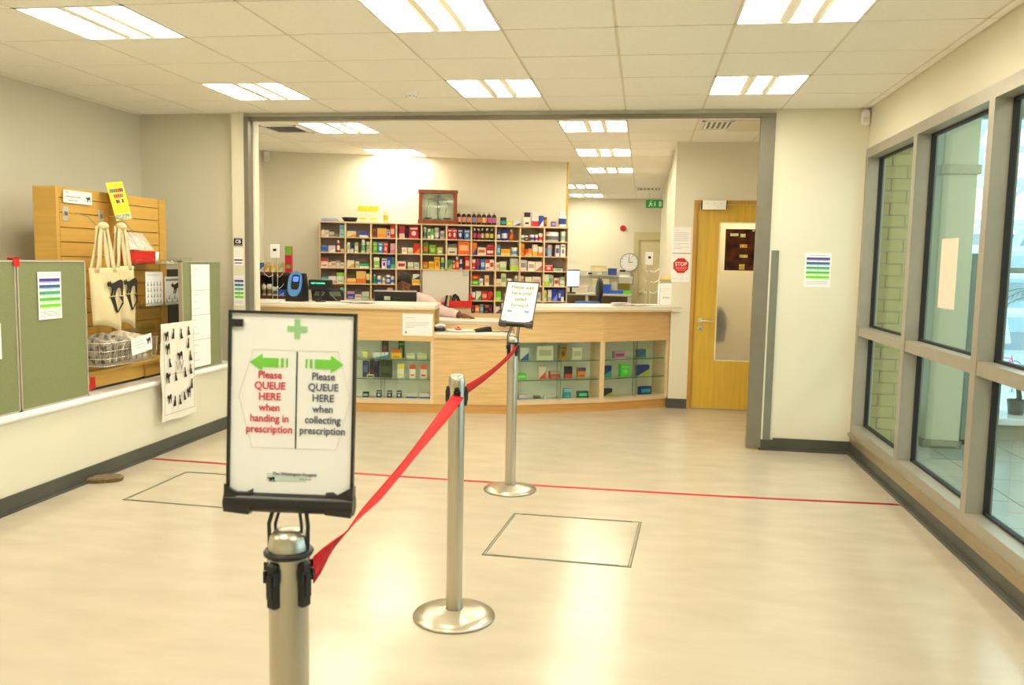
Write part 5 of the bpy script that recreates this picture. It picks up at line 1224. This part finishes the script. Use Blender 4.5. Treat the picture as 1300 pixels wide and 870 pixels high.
for du, c_, an in ((2.10, '2a2620', .22), (2.135, 'cfc49a', .1), (2.165, '6a5a3a', .04)):
    x, y = wp(du, DEP + .02)
    t = thing('catalogue', {'2a2620': 'leaning black catalogue', 'cfc49a': 'upright cream catalogue', '6a5a3a': 'upright brown catalogue'}[c_] + ' beside the red trays', 'catalogue', (x, y, .932), ANG, 'catalogues beside the red trays')
    m = MB().plate([(-.012, 0), (.012, 0), (.012 + an * .13, .13), (-.012 + an * .13, .13)], -.02, .03); m.build('cover', pm(c_), t)
    MB().plate([(-.008, .002), (.008, .002), (.008 + an * .128, .128), (-.008 + an * .128, .128)], .030, .033).build('pages', M_PAPER, t)
x, y = wp(2.405, DEP + .02)
t = thing('red_paddle', 'red oval paddle standing up from the red tray', 'paddle', (x, y, .932), ANG)
MB().plate(oval_ring(0, .115, .018, .04, 16, 1), -.006, .006).build('paddle_head', MATS['red_tray_card'], t); MB().box((-.005, -.004, 0), (.005, .004, .08)).build('paddle_stem', MATS['red_tray_card'], t)
# brown shelf unit in the corner beyond the till
M_DKWOOD = mat('dark_brown_wood', (.10, .028, .010), rough=.4, var=.2, scale=5, stretch=(1, 1, 6))
t = thing('corner_shelves', 'dark brown shelf unit in the corner behind the wire stand', 'shelf unit', (-3.88, 1.92, 0), .18)
for a in (-.19, .17): MB().box((a, -.02, 0), (a + .02, .25, 1.30)).build('side_panel', M_DKWOOD, t)
for z in (.70, 1.03, 1.295): MB().box((-.20, -.025, z - .02), (.20, .25, z + .015)).build('shelf', M_DKWOOD, t)
MB().box((-.17, .23, .05), (.17, .245, 1.28)).build('back_panel', M_BLACK, t)
def cor(u, v): return (-3.88 + u * math.cos(.18) - v * math.sin(.18), 1.92 + u * math.sin(.18) + v * math.cos(.18))
for i, (u, w_, h_, c1, c2, zz, v) in enumerate(((-.165, .06, .10, '3c64c0', 'd8e0f0', 1.311, .06), (-.10, .06, .105, 'd8a83c', 'f0d890', 1.311, .06), (-.03, .05, .10, 'e8c43c', 'f0e4a0', 1.311, .06), (.04, .07, .10, 'c8b87c', 'e4dcb4', 1.311, .10), (.135, .075, .29, 'c8243c', '7cb83c', 1.311, .08),
        (-.14, .05, .12, 'd8c89c', '6c5c3c', 1.046, .06), (-.08, .05, .13, 'e0d4a4', '7c6c44', 1.046, .06), (-.02, .06, .10, 'ccc09c', '5c5440', 1.046, .06), (.06, .07, .07, '2c54c8', '8ca4e4', 1.046, .05), (.13, .06, .07, '2448b8', '7c98e0', 1.046, .05))):
    x, y = cor(u, v); product('jar' if zz < 1.2 and i < 8 else 'box', x, y, zz, .18, w_, h_, .05, c1, c2, f'{colour_word(c1)} pack, {ORD[i if i < 5 else i - 5]} on the {"top" if i < 5 else "inner shelf"} of the brown corner shelves', 'packs on the brown corner shelves', 2 if i == 4 else 3)

# ------------------------------------------------------------------ seated person behind the counter
def skin_mesh(chain, rad, edges):
    me = bpy.data.meshes.new('sk'); me.from_pydata([tuple(p) for p in chain], edges, []); me.update()
    o = bpy.data.objects.new('sk', me); COL.objects.link(o)
    md = o.modifiers.new('s', 'SKIN'); md.use_smooth_shade = True
    sv = me.skin_vertices[0].data
    for i, r in enumerate(rad): sv[i].radius = (r, r) if not isinstance(r, tuple) else r
    sv[0].use_root = True
    o.modifiers.new('d', 'SUBSURF').levels = 2
    bpy.context.view_layer.update()
    r = bpy.data.meshes.new_from_object(o.evaluated_get(bpy.context.evaluated_depsgraph_get()))
    bpy.data.objects.remove(o)
    return r
def remesh(parts, voxel, name, m):
    """weld several closed surfaces into one continuous skin"""
    bm = bmesh.new()
    for me in parts: bm.from_mesh(me)
    me = bpy.data.meshes.new(name); bm.to_mesh(me); bm.free()
    o = bpy.data.objects.new(name, me); COL.objects.link(o)
    md = o.modifiers.new('r', 'REMESH'); md.mode = 'VOXEL'; md.voxel_size = voxel; md.use_smooth_shade = True
    sm_ = o.modifiers.new('s', 'SMOOTH'); sm_.iterations = 3; sm_.factor = .5
    bpy.context.view_layer.update()
    r = bpy.data.meshes.new_from_object(o.evaluated_get(bpy.context.evaluated_depsgraph_get()))
    bpy.data.objects.remove(o); r.name = name
    r.materials.clear(); r.materials.append(m)
    for p in r.polygons: p.use_smooth = True
    return r
M_SKIN = mat('dark_skin', (.17, .062, .026), rough=.45, var=.08, scale=8)
M_SHIRT = mat('pink_shirt', (.72, .52, .50), rough=.8, var=.04, scale=10, bump=.05)
M_HAIR = mat('black_hair', (.008, .006, .005), rough=.7, var=.3, scale=90, bump=.4)
PX, PY = -2.49, 2.28
per = thing('person', 'person in a pale pink shirt seated behind the counter, head bowed', 'person', (PX, PY, 0), 0.05)
hip = Vector((0, .14, .62)); 
S = {'pelvis': hip, 'waist': Vector((0, .13, .78)), 'chest': Vector((0, .10, .96)), 'neck': Vector((0, .05, 1.075)), 'headb': Vector((0, .02, 1.13)),
     'shL': Vector((.21, .08, 1.02)), 'elL': Vector((.43, -.08, .910)), 'wrL': Vector((.68, -.25, .882)), 'haL': Vector((.76, -.29, .872)),
     'shR': Vector((-.19, .08, 1.01)), 'elR': Vector((-.30, -.10, .89)), 'wrR': Vector((-.14, -.32, .875)), 'haR': Vector((-.07, -.35, .870)),
     'hpL': Vector((.10, .12, .60)), 'knL': Vector((.13, -.26, .62)), 'anL': Vector((.13, -.24, .22)), 'toL': Vector((.13, -.38, .17)),
     'hpR': Vector((-.10, .12, .60)), 'knR': Vector((-.13, -.26, .62)), 'anR': Vector((-.13, -.24, .22)), 'toR': Vector((-.13, -.38, .17))}
nm = list(S); ix = {n: i for i, n in enumerate(nm)}
rad = {'pelvis': .13, 'waist': .11, 'chest': .13, 'neck': .052, 'headb': .055, 'shL': .070, 'elL': .048, 'wrL': .028, 'haL': .03, 'shR': .062, 'elR': .042, 'wrR': .026, 'haR': .03,
       'hpL': .085, 'knL': .058, 'anL': .038, 'toL': .035, 'hpR': .085, 'knR': .058, 'anR': .038, 'toR': .035}
ed = [('pelvis', 'waist'), ('waist', 'chest'), ('chest', 'neck'), ('neck', 'headb'), ('chest', 'shL'), ('shL', 'elL'), ('elL', 'wrL'), ('wrL', 'haL'), ('chest', 'shR'), ('shR', 'elR'), ('elR', 'wrR'), ('wrR', 'haR'),
      ('pelvis', 'hpL'), ('hpL', 'knL'), ('knL', 'anL'), ('anL', 'toL'), ('pelvis', 'hpR'), ('hpR', 'knR'), ('knR', 'anR'), ('anR', 'toR')]
body = skin_mesh([S[n] for n in nm], [rad[n] for n in nm], [(ix[a], ix[b]) for a, b in ed])
# head, bowed forward: built upright, then tipped about the neck
HC = Vector((0, .0, 1.195)); TIP = Matrix.Translation(HC) @ Matrix.Rotation(math.radians(24), 4, 'X') @ Matrix.Translation(-HC)
hd = MB()
hd.ball((0, .015, 1.222), (.077, .098, .098), 20, 14).ball((0, -.025, 1.165), (.060, .068, .075), 18, 12).ball((0, -.045, 1.118), (.036, .036, .026), 12, 8)
hd.ball((0, -.098, 1.175), (.017, .020, .018), 10, 8).ball((0, -.090, 1.200), (.011, .014, .028), 10, 8)
hd.ball((0, -.084, 1.135), (.026, .016, .010), 10, 8)
for s in (-1, 1):
    hd.ball((s * .080, .01, 1.19), (.011, .024, .034), 10, 8); hd.ball((s * .031, -.078, 1.218), (.024, .012, .009), 10, 6)
hm = hd.mesh('h', M_SKIN); hm.transform(TIP)
def finger(base, dirn, lens, r, curl):
    pts = [base]; d = dirn.normalized(); dn = Vector((0, 0, -1))
    for i, l in enumerate(lens):
        d2 = (d * math.cos(curl * i) + dn * math.sin(curl * i)).normalized(); pts.append(pts[-1] + d2 * l)
    return MB().tube(pts, [r, r, r * .9, r * .75][:len(pts)], n=8).mesh('f', M_SKIN)
fing = []
for wr, ha, s in (('wrL', 'haL', 1), ('wrR', 'haR', -1)):
    d = (S[ha] - S[wr]).normalized(); side = Vector((-d.y, d.x, 0)) * s
    fing.append(MB().ball(tuple(S[ha] + d * .01), (.042, .040, .016), 12, 8).mesh('p', M_SKIN))
    for k, (o_, l) in enumerate(((-.030, .030), (-.010, .036), (.010, .034), (.028, .026))):
        fing.append(finger(S[ha] + d * .035 + side * o_, d + side * o_ * 2, (l, l * .7, l * .55), .0088, .25))
    fing.append(finger(S[ha] - d * .005 - side * .034, d * .7 - side * .7, (.030, .024), .0098, .2))
bm_ = remesh([body, hm] + fing, .0075, 'body', M_SKIN)
link('body', bm_, per)
# clothes: drawn off the body's own surface, cut at collar, cuffs and hems, and let out a little
def clothing(keep, let_out, m, name):
    bm = bmesh.new(); bm.from_mesh(bm_); bm.normal_update()
    bmesh.ops.delete(bm, geom=[v for v in bm.verts if not keep(v.co)], context='VERTS')
    for v in bm.verts: v.co += v.normal * (let_out(v.co) + .003 * math.sin(v.co.x * 60 + v.co.z * 45) + .002 * math.sin(v.co.y * 90 + v.co.x * 30))
    me = bpy.data.meshes.new(name); bm.to_mesh(me); bm.free()
    me.materials.clear(); me.materials.append(m)
    o = link(name, me, per); o.modifiers.new('t', 'SOLIDIFY').thickness = .003
    return o
def in_hand(c):
    for w_, e_ in (('wrL', 'elL'), ('wrR', 'elR')):
        d = (S[w_] - S[e_]).normalized()
        if (c - S[w_]).length < .25 and (c - S[w_]).dot(d) > -.01: return True
    return False
clothing(lambda c: .62 < c.z and (c.z < 1.056 or (c.z < 1.13 and abs(c.x) > .095)) and not in_hand(c) and not (c.y < -.14 and c.z < .80), lambda c: .030 if abs(c.x) < .16 else .019, M_SHIRT, 'shirt')
clothing(lambda c: .20 < c.z < .80 and not (c.z > .66 and c.y > .02) and not (c.z > .74), lambda c: .010, mat('dark_trousers', (.02, .02, .03), rough=.8), 'trousers')
col = MB().tube([(.062 * math.cos(k * math.pi / 8), .045 + .058 * math.sin(k * math.pi / 8), 1.072 + .012 * math.sin(k * math.pi / 8)) for k in range(16)], .013, n=8, closed=True)
col.build('collar', M_SHIRT, per)
hr = MB(); vs = []; n_, m_ = 28, 10
for j in range(m_ + 1):
    for i in range(n_):
        a = 2 * math.pi * i / n_; front = max(0, -math.sin(a))
        t_ = (j / m_) * (math.radians(98) - math.radians(42) * front ** 2 + math.radians(14) * max(0, math.sin(a)))
        vs.append((.083 * math.sin(t_) * math.cos(a), .015 + .104 * math.sin(t_) * math.sin(a), 1.222 + .106 * math.cos(t_)))
fs = [(j * n_ + i, (j + 1) * n_ + i, (j + 1) * n_ + (i + 1) % n_, j * n_ + (i + 1) % n_) for j in range(m_) for i in range(n_)]
hr.add(vs, fs, 0, True); hme = hr.mesh('hair', M_HAIR); hme.transform(TIP)
o = link('hair', hme, per); o.modifiers.new('t', 'SOLIDIFY').thickness = .010
for s in (-1, 1):
    e = MB().ball((s * .031, -.082, 1.207), (.0105, .007, .0042), 10, 8).mesh('eye', mat('eye_white', (.50, .44, .40), rough=.2)); e.transform(TIP); link('eye', e, per)
    e = MB().ball((s * .031, -.0878, 1.206), (.0048, .003, .0040), 8, 6).mesh('iris', M_INK); e.transform(TIP); link('iris', e, per)
    e = MB().tube([(s * .015, -.092, 1.226), (s * .031, -.094, 1.232), (s * .047, -.084, 1.228)], .0035, n=6).mesh('eyebrow', M_HAIR); e.transform(TIP); link('eyebrow', e, per)
e = MB().ball((0, -.0965, 1.135), (.022, .006, .006), 10, 6).mesh('lips', mat('lip_skin', (.16, .05, .04), rough=.4)); e.transform(TIP); link('lips', e, per)
for s in (-1, 1): MB().ball((s * .13, -.33, .165), (.05, .12, .045), 12, 8).build('shoe', M_BLACK, per)
t = thing('office_chair', 'dark operator stool under the seated person', 'stool', (PX, PY + .14, 0))
MB().lathe([(0, .45), (.20, .45), (.22, .47), (.20, .505), (0, .51)], n=24).build('seat', M_BLACK, t); MB().cyl((0, 0, .06), (0, 0, .45), .025).build('column', M_CHROME, t)
for k in range(5): MB().tube([(0, 0, .10), (.28 * math.cos(k * 1.2566), .28 * math.sin(k * 1.2566), .05)], .016, n=8).ball((.28 * math.cos(k * 1.2566), .28 * math.sin(k * 1.2566), .025), .025, 8, 6).build('base_arm', M_BLACK, t)

# ------------------------------------------------------------------ office behind the passage
t = thing('exit_sign', 'green emergency exit sign hanging in the office passage', 'exit sign', (.335, 8.0, 2.45))
MB().cbox((-.155, -.012, 0), (.155, .012, .14), .004).build('sign_plate', mat('exit_green', (.02, .30, .06), rough=.4, emit=(.01, .22, .04), estr=.15), t)
MB().plate([(-.11, .03), (-.09, .055), (-.095, .085), (-.075, .10), (-.055, .075), (-.03, .08), (-.05, .06), (-.055, .05), (-.03, .025), (-.045, .025), (-.07, .048), (-.095, .022)], -.014, -.012).ball((-.065, -.012, .112), (.012, .003, .012), 8, 6).build('running_figure', M_PAPER, t)
MB().plate([(.0, .03), (.022, .058), (.008, .058), (.008, .105), (-.008, .105), (-.008, .058), (-.022, .058)], -.014, -.012).build('arrow', M_PAPER, t); MB().box((.07, -.014, .025), (.115, -.012, .112)).build('door_symbol', M_PAPER, t)
for s in (-.1, .1): MB().cyl((s, 0, .14), (s, 0, H - 2.45), .004, n=6).build('hanger', M_CHROME, t)
t = thing('fire_bell', 'round red fire alarm sounder on the far office wall', 'fire alarm', (-.235, 9.35, 2.146))
MB().cyl((0, 0, 0), (0, -.045, 0), .062, .050, n=20).build('sounder', pm('c81e1c'), t); MB().cyl((0, -.001, 0), (0, -.008, 0), .072, n=20).build('back_plate', M_PAPER, t)
t = thing('wall_clock', 'large round white clock on the far office wall', 'clock', (-.10, 9.35, 1.50))
MB().cyl((0, 0, 0), (0, -.05, 0), .165, n=36).build('clock_face', M_PAPER, t)
MB().tube([(.168 * math.cos(k * math.pi / 18), -.05, .168 * math.sin(k * math.pi / 18)) for k in range(36)], .010, n=8, closed=True).build('clock_rim', mat('clock_grey', (.4, .4, .36), rough=.4), t)
k = MB()
for i in range(12): k.cyl((.135 * math.cos(i * math.pi / 6), -.051, .135 * math.sin(i * math.pi / 6)), (.135 * math.cos(i * math.pi / 6), -.053, .135 * math.sin(i * math.pi / 6)), .009, n=8)
k.build('hour_marks', M_GREYINK, t)['kind'] = 'stuff'; MB().box((-.005, -.056, -.01), (.005, -.053, .11)).box((-.01, -.056, -.005), (.075, -.053, .005)).build('hands', M_INK, t)
M_BENCH = mat('office_bench_grey', (.62, .60, .52), rough=.45, var=.02)
t = thing('office_bench', 'grey work bench along the far office wall', 'desk', (-.85, 8.30, 0))
MB().cbox((-.9, 0, .885), (.83, .70, .925), .006).build('bench_top', M_BENCH, t)
for x in (-.86, .0, .76): MB().box((x, .04, 0), (x + .05, .66, .885)).build('bench_leg', M_BENCH, t)
MB().box((-.8, .60, .30), (.76, .63, .885)).build('back_panel', mat('bench_brown', (.30, .24, .15), rough=.6), t)
t = thing('wall_trunking', 'pale cable trunking along the far office wall', 'trunking', (-1.75, 9.28, 1.22))
MB().box((0, 0, 0), (1.68, .07, .10)).build('trunking_box', M_BENCH, t)
for x in (.85, 1.05): MB().box((x, -.006, .025), (x + .09, 0, .08)).build('socket', M_PAPER, t)
MB().box((.88, -.03, .04), (.95, -.006, .07)).build('plug', M_INK, t)
def crate(x, y, z, w, d, h, c, label):
    t = thing('storage_box', label, 'box', (x, y, z), 0, 'boxes on the office bench')
    m = MB().box((-w / 2, -d / 2, 0), (w / 2, d / 2, h * .9)); m.build('box_body', pm(c), t)
    MB().box((-w / 2 - .006, -d / 2 - .006, h * .86), (w / 2 + .006, d / 2 + .006, h)).build('box_rim', pm(c), t)
crate(-.52, 8.45, .926, .235, .2, .165, '2a62e0', 'tall blue storage box on the office bench'); crate(-.285, 8.42, .926, .22, .16, .058, '3470e4', 'low blue tray beside the tall blue box')
crate(-.10, 8.42, .926, .13, .14, .058, '5ce02a', 'lime green tray at the bench end'); crate(-.60, 8.80, 1.05, .30, .2, .12, 'e6dc9c', 'cream file tray behind the tall blue box'); crate(-.66, 9.10, 1.33, .30, .12, .10, 'e8dcae', 'flat cream box above the trunking')
crate(-.17, 8.75, 1.0, .22, .15, .11, '8a7a2c', 'olive box beneath the white machine'); crate(-.90, 8.55, .926, .16, .14, .12, 'e8dcc0', 'crumpled cream bag beside the office chair'); crate(-.35, 8.55, .985, .07, .10, .14, 'ece4c8', 'small cream pot between the trays')
crate(-.68, 8.42, .926, .05, .10, .14, 'd8e0e4', 'white file beside the tall blue box'); crate(-.40, 9.0, 1.25, .16, .12, .13, '3a4ca8', 'dark blue parcel in front of the clock')
t = thing('dispensing_machine', 'white and grey weighing machine in front of the clock', 'machine', (-.13, 8.85, 1.08))
MB().cbox((-.14, -.08, 0), (.12, .08, .15), .01).build('machine_body', M_BENCH, t); MB().box((-.13, -.05, .15), (.06, .05, .19)).build('machine_tray', M_PAPER, t); MB().tube([(.12, 0, .0), (.135, 0, .18), (.06, 0, .24)], .008, n=8).build('machine_arm', M_GREYINK, t); MB().cbox((-.13, -.03, .24), (-.02, .03, .275), .006).build('machine_head', M_INK, t)
MB().box((-.14, -.07, -.155), (.12, .07, 0)).build('machine_base', M_BENCH, t)
t = thing('office_monitor', 'computer monitor seen edge-on past the medicine shelves', 'monitor', (-1.12, 8.35, .926), .9)
MB().cbox((-.22, -.015, .10), (.22, .015, .42), .006).build('screen_shell', M_INK, t); MB().box((-.20, -.0165, .12), (.20, -.015, .40)).build('screen', mat('monitor_glow', (.2, .3, .5), emit=(.55, .75, 1.0), estr=.8), t); MB().cyl((0, 0, 0), (0, 0, .12), .02).lathe([(0, 0), (.10, 0), (.09, .012), (0, .014)], n=16).build('stand', M_INK, t)
t = thing('operator_chair', 'black backed operator chair with blue seat in the office', 'chair', (-.72, 7.0, 0), -1.2)
MB().lathe([(0, .78), (.19, .78), (.215, .80), (.20, .835), (0, .84)], n=24).build('seat', mat('blue_seat', (.05, .13, .42), rough=.8), t)
m = MB().ball((0, .20, 1.04), (.17, .045, .20), 16, 12); m.build('backrest', M_BLACK, t)
MB().tube([(0, .08, .79), (0, .22, .80), (0, .235, .95)], .022, n=8).build('back_bar', M_BLACK, t); MB().cyl((0, 0, .08), (0, 0, .78), .028).build('column', M_CHROME, t)
MB().tube([(.20 * math.cos(k * math.pi / 8), .20 * math.sin(k * math.pi / 8), .35) for k in range(16)], .010, n=8, closed=True).build('foot_ring', M_CHROME, t)
for k in range(5): MB().tube([(0, 0, .12), (.30 * math.cos(k * 1.2566), .30 * math.sin(k * 1.2566), .06)], .018, n=8).ball((.30 * math.cos(k * 1.2566), .30 * math.sin(k * 1.2566), .03), .03, 8, 6).build('base_arm', M_BLACK, t)
luminaire(.62, 2.02, 'unseen added lobby ceiling light behind the frosted glass, nearer the stop sign', 'ceiling lights of the back rooms')  # both lobby lights are unseen, added to make the frosted glass brighter
luminaire(1.25, 2.02, 'unseen added lobby ceiling light behind the frosted glass, nearer the window side', 'ceiling lights of the back rooms')
for y_, n_ in ((4.1, 'nearest the medicine shelf wall'), (6.5, 'in the middle of the hidden office part'), (8.3, 'at the far wall of the hidden office part')):  # out-of-view lights added to brighten the office walls
    luminaire(-3.0, y_, 'unseen added office ceiling light ' + n_, 'ceiling lights of the back rooms')

# ------------------------------------------------------------------ concourse beyond the windows
M_OTILE = mat('grey_floor_tile', (.42, .41, .35), rough=.25, var=.06, scale=3)
M_GROUT = mat('tile_grout', (.22, .21, .18), rough=.8)
OF = struct('floor_concourse', MB().box((2.0, -8.2, -.10), (9.0, 1.3, -.012)), M_GROUT)
ot = MB().box((.004, .004, -.012), (.596, .596, 0)).mesh('floor_tile', M_OTILE)
for i in range(5):
    for j in range(9): link('floor_tile', ot, OF, (2.0 + i * .6, -4.2 + j * .6, 0))
MB().box((2.0, -8.2, -.012), (5.0, -4.2, 0)).box((5.0, -8.2, -.012), (9, 1.2, 0)).build('paving', M_OTILE, OF)
struct('ceiling_concourse', MB().box((2.0, -8.2, 2.95), (9.0, 1.3, 3.05)), mat('concourse_soffit', (.62, .63, .58), rough=.7, var=.02))
struct('wall_concourse', MB().box((2.0, -8.3, 0), (9.0, -8.2, 3.0)), mat('concourse_wall', (.62, .62, .56), rough=.7))
# brick pier, brick by brick
M_BRICK = mat('buff_brick', (.46, .375, .14), rough=.55, var=.07, scale=14)
t = thing('brick_pier', 'buff glazed brick pier just outside the first window pane', 'pier', (1.99, .12, 0))
MB().box((0.003, .012, 0), (.297, .34, 2.95)).build('mortar_core', mat('mortar', (.36, .31, .16), rough=.9), t)
bw, bh = .215, .087; rows = int(2.95 / (bh + .008))
bm1 = MB().box((0, 0, 0), (.205, .10, bh)).mesh('brick', M_BRICK); bm2 = MB().box((0, 0, 0), (.087, .10, bh)).mesh('brick', M_BRICK)
for r in range(rows):
    z = r * (bh + .008) + .004
    if r % 2: link('brick', bm1, t, (0, 0, z)); link('brick', bm2, t, (.213, 0, z))
    else: link('brick', bm2, t, (0, 0, z)); link('brick', bm1, t, (.095, 0, z))
M_COLG = mat('column_sage', (.50, .52, .38), rough=.4, var=.03)
t = thing('concourse_column', 'sage green square column standing in the concourse', 'column', (2.55, .42, 0))
MB().cbox((0, 0, .06), (.27, .27, 2.95), .008).build('shaft', M_COLG, t); MB().box((-.015, -.015, 0), (.285, .285, .06)).build('foot', mat('column_foot', (.20, .19, .13), rough=.5), t)
MB().cbox((-.02, -.02, 2.25), (.29, .29, 2.33), .006).build('collar_band', mat('column_band', (.34, .36, .27), rough=.4), t)
t = thing('steel_cabinet', 'grey green steel upright beside the concourse column', 'post', (2.90, .62, 0))
MB().cbox((0, 0, 0), (.14, .10, 1.62), .006).build('post_body', mat('post_green', (.25, .29, .24), rough=.4), t); MB().box((-.01, -.01, 0), (.15, .11, .04)).build('post_foot', M_GASKET, t)
# low bench wall with white top along the facade
t = thing('bench_wall', 'low bench wall with white top along the glazed facade', 'bench', (2.35, .90, 0))
MB().box((0, 0, 0), (6.6, .40, .14)).build('bench_base', mat('bench_stone', (.36, .33, .24), rough=.6), t); MB().cbox((-.02, -.06, .14), (6.6, .44, .20), .008).build('bench_top', mat('bench_white', (.84, .86, .86), rough=.3), t)
# glazed facade
M_FAC = mat('facade_metal', (.34, .36, .30), rough=.4, metal=.3)
F = struct('window_2', MB().box((2.0, 1.36, 2.85), (9.0, 1.44, 3.05)).box((2.0, 1.36, 0), (9.0, 1.44, .10)), M_FAC)
for x in (2.32, 4.3, 6.3, 8.3): MB().box((x, 1.36, .1), (x + .06, 1.44, 2.85)).build('mullion', M_FAC, F)
for z in (.57, 1.46): MB().box((2.0, 1.37, z), (9.0, 1.43, z + .05)).build('transom', M_FAC, F)
MB().box((2.0, 1.395, .1), (9.0, 1.405, 2.85)).build('pane', glass('facade_glass', (.90, .96, .95), .02), F)
# outdoors
struct('ground_outside', MB().box((-2, 1.5, -.15), (40, 45, -.02)), mat('pale_paving', (.62, .64, .64), rough=.7, var=.05, scale=1.5)) if False else None
g = MB().box((-10, 1.45, -3.15), (60, 90, -3.0)).box((9.0, -30, -3.15), (60, 1.45, -3.0)).build('floor_forecourt', mat('pale_paving', (.60, .62, .63), rough=.7, var=.06, scale=1.5)); g['kind'] = 'structure'
M_TRUSS = mat('white_steel', (.86, .88, .90), rough=.35)
t = thing('steel_canopy', 'white tubular steel canopy trusses outside the concourse', 'canopy', (6.0, 9.0, 0))
def bar(a, b, r): MB().cyl(a, b, r, n=10).build('tube', M_TRUSS, t)
for k in range(7):
    z = .75 + k * .55
    bar((-2.6, -.6 + .2 * (k % 2), z), (7, .8, z + .28 * math.sin(k * 1.7)), .055 if k % 2 else .085)
for k in range(11):
    x = -2.4 + k * .75
    bar((x, 0, .2), (x + 1.9 * (1 if k % 2 else -.4), .3, 4.4), .045 if k % 3 else .075)
for k in range(9):
    bar((-2.5 + k, -.2, 1.0 + .4 * (k % 4)), (-1.2 + k * 1.1, .5, 2.4 + .35 * (k % 3)), .032)
MB().prism([(-2.6, -1.5), (7, -1.5), (7, 2), (-2.6, 2)], 4.5, 4.56).build('roof_sheet', M_TRUSS, t)
t = thing('far_building', 'grey blue glazed building beyond the canopy', 'building', (14.0, 44.0, -3.0))
MB().box((-6, 0, 0), (16, 4, 6.5)).build('wall_block', mat('building_blue', (.30, .36, .42), rough=.5), t)
for i in range(9):
    for j in range(2): MB().box((-5.6 + i * 2.3, -.05, 1.0 + j * 2.8), (-3.9 + i * 2.3, .02, 2.8 + j * 2.8)).build('window', mat('building_glass', (.42, .52, .6), rough=.15), t)
def bicycle(x, y, z, rz, c, label, s=1.0):
    t = thing('bicycle', label, 'bicycle', (x, y, z), rz, 'bicycles parked outside'); t.scale = (s, s, s)
    for k, cx in enumerate((-.52, .52)):
        o = MB().tube([(cx + .33 * math.cos(i * math.pi / 14), 0, .34 + .33 * math.sin(i * math.pi / 14)) for i in range(28)], .018, n=6, closed=True).build('wheel', M_BLACK, t)
        sp = MB()
        for i in range(8): sp.tube([(cx, 0, .34), (cx + .32 * math.cos(i * math.pi / 4), 0, .34 + .32 * math.sin(i * math.pi / 4))], .003, n=4)
        sp.build('spokes', M_CHROME, o)
    m = MB()
    for a, b in (((-.52, .34), (-.05, .32)), ((-.05, .32), (.38, .74)), ((-.05, .32), (-.18, .80)), ((-.18, .80), (.38, .78)), ((-.52, .34), (-.18, .78)), ((.52, .34), (.38, .90))): m.tube([(a[0], 0, a[1]), (b[0], 0, b[1])], .022, n=8)
    m.build('frame', pm(c), t)
    MB().ball((-.20, 0, .85), (.14, .07, .035), 10, 6).build('saddle', M_BLACK, t); MB().tube([(.30, -.26, .98), (.40, -.10, .96), (.40, .10, .96), (.30, .26, .98)], .014, n=8).tube([(.40, 0, .96), (.385, 0, .88)], .014, n=8).build('handlebar', M_CHROME, t)
    MB().cyl((-.05, -.03, .32), (-.05, .03, .32), .09, n=16).build('chainring', M_CHROME, t)
bicycle(15.3, 31.0, -3.0, .15, 'e83c9c', 'pink bicycle parked outside, seen through the third pane')
bicycle(9.4, 15.5, -3.0, .1, '3a1c34', 'dark bicycle parked outside below the facade rail', 1.1)
def palm(x, y, z, h, n, R, label, seed):
    rnd = random.Random(seed)
    t = thing('palm_plant', label, 'plant', (x, y, z), 0, 'palms by the glazed facade')
    MB().lathe([(0, 0), (.06, 0), (.08, .13), (.07, .13), (.065, .11), (0, .11)], n=18).build('pot', mat('pot_grey', (.12, .12, .11), rough=.5), t)
    MB().tube([(0, 0, .10), (.02, 0, h * .5), (0, .01, h)], [.03, .024, .018], n=8).build('stem', mat('palm_stem', (.16, .11, .05), rough=.9), t)
    for k in range(n):
        a = k * 2.399; el = rnd.uniform(.25, 1.1); L = R * rnd.uniform(.75, 1.1); m = MB(); pts = []
        for i in range(8):
            s = i / 7; rr = L * s * math.cos(el * (1 - s * .4)); zz = h + L * (s * math.sin(el) - .75 * s * s)
            pts.append(Vector((rr * math.cos(a), rr * math.sin(a), zz)))
        m.tube(pts, .004, n=4)
        for i in range(1, 8):
            d = (pts[i] - pts[i - 1]).normalized(); sd = d.cross(Vector((0, 0, 1))).normalized()
            for s_ in (-1, 1):
                for q in (0, .5):
                    b0 = pts[i - 1].lerp(pts[i], q); tip = b0 + sd * s_ * .16 * L * (1 - abs(i / 7 - .45)) + d * .12 * L - Vector((0, 0, .05 * L))
                    m.add([b0 - d * .006, tip, b0 + d * .010], [(0, 1, 2)])
        m.build('frond', mat('palm_leaf', (.06, .16, .05), rough=.5, var=.3, scale=8), t)
palm(2.74, 1.12, .201, .55, 11, .42, 'slim palm between the brick pier and the column', 3)
palm(3.53, 1.12, .201, .30, 12, .55, 'bushy palm on the bench wall, seen through the third pane', 5)
palm(4.5, 2.6, -3.0, 4.2, 12, .75, 'tall palm outside the facade beyond the bench wall', 9)
M_CLAMP = mat('concourse_lamp_glow', (.9, .9, .9), emit=(1.0, .97, .88), estr=10)
for i, (x, y) in enumerate(((3.3, -.9), (3.3, -3.4), (6.0, -.9), (6.0, -3.4), (3.3, -5.9), (8.0, -.9))):  # one soffit strip is visible; this row is added to brighten the concourse
    t = thing('concourse_lamp', 'slim concourse ceiling light strip of the added row, ' + ORD[i] + ' counting from the column', 'ceiling light', (x, y, 2.93), 0, 'light strips in the concourse')
    MB().box((-.10, -.8, 0), (.10, .8, .02)).build('lamp_body', M_WHITE, t); MB().box((-.085, -.78, -.006), (.085, .78, 0)).build('lamp_diffuser', M_CLAMP, t)
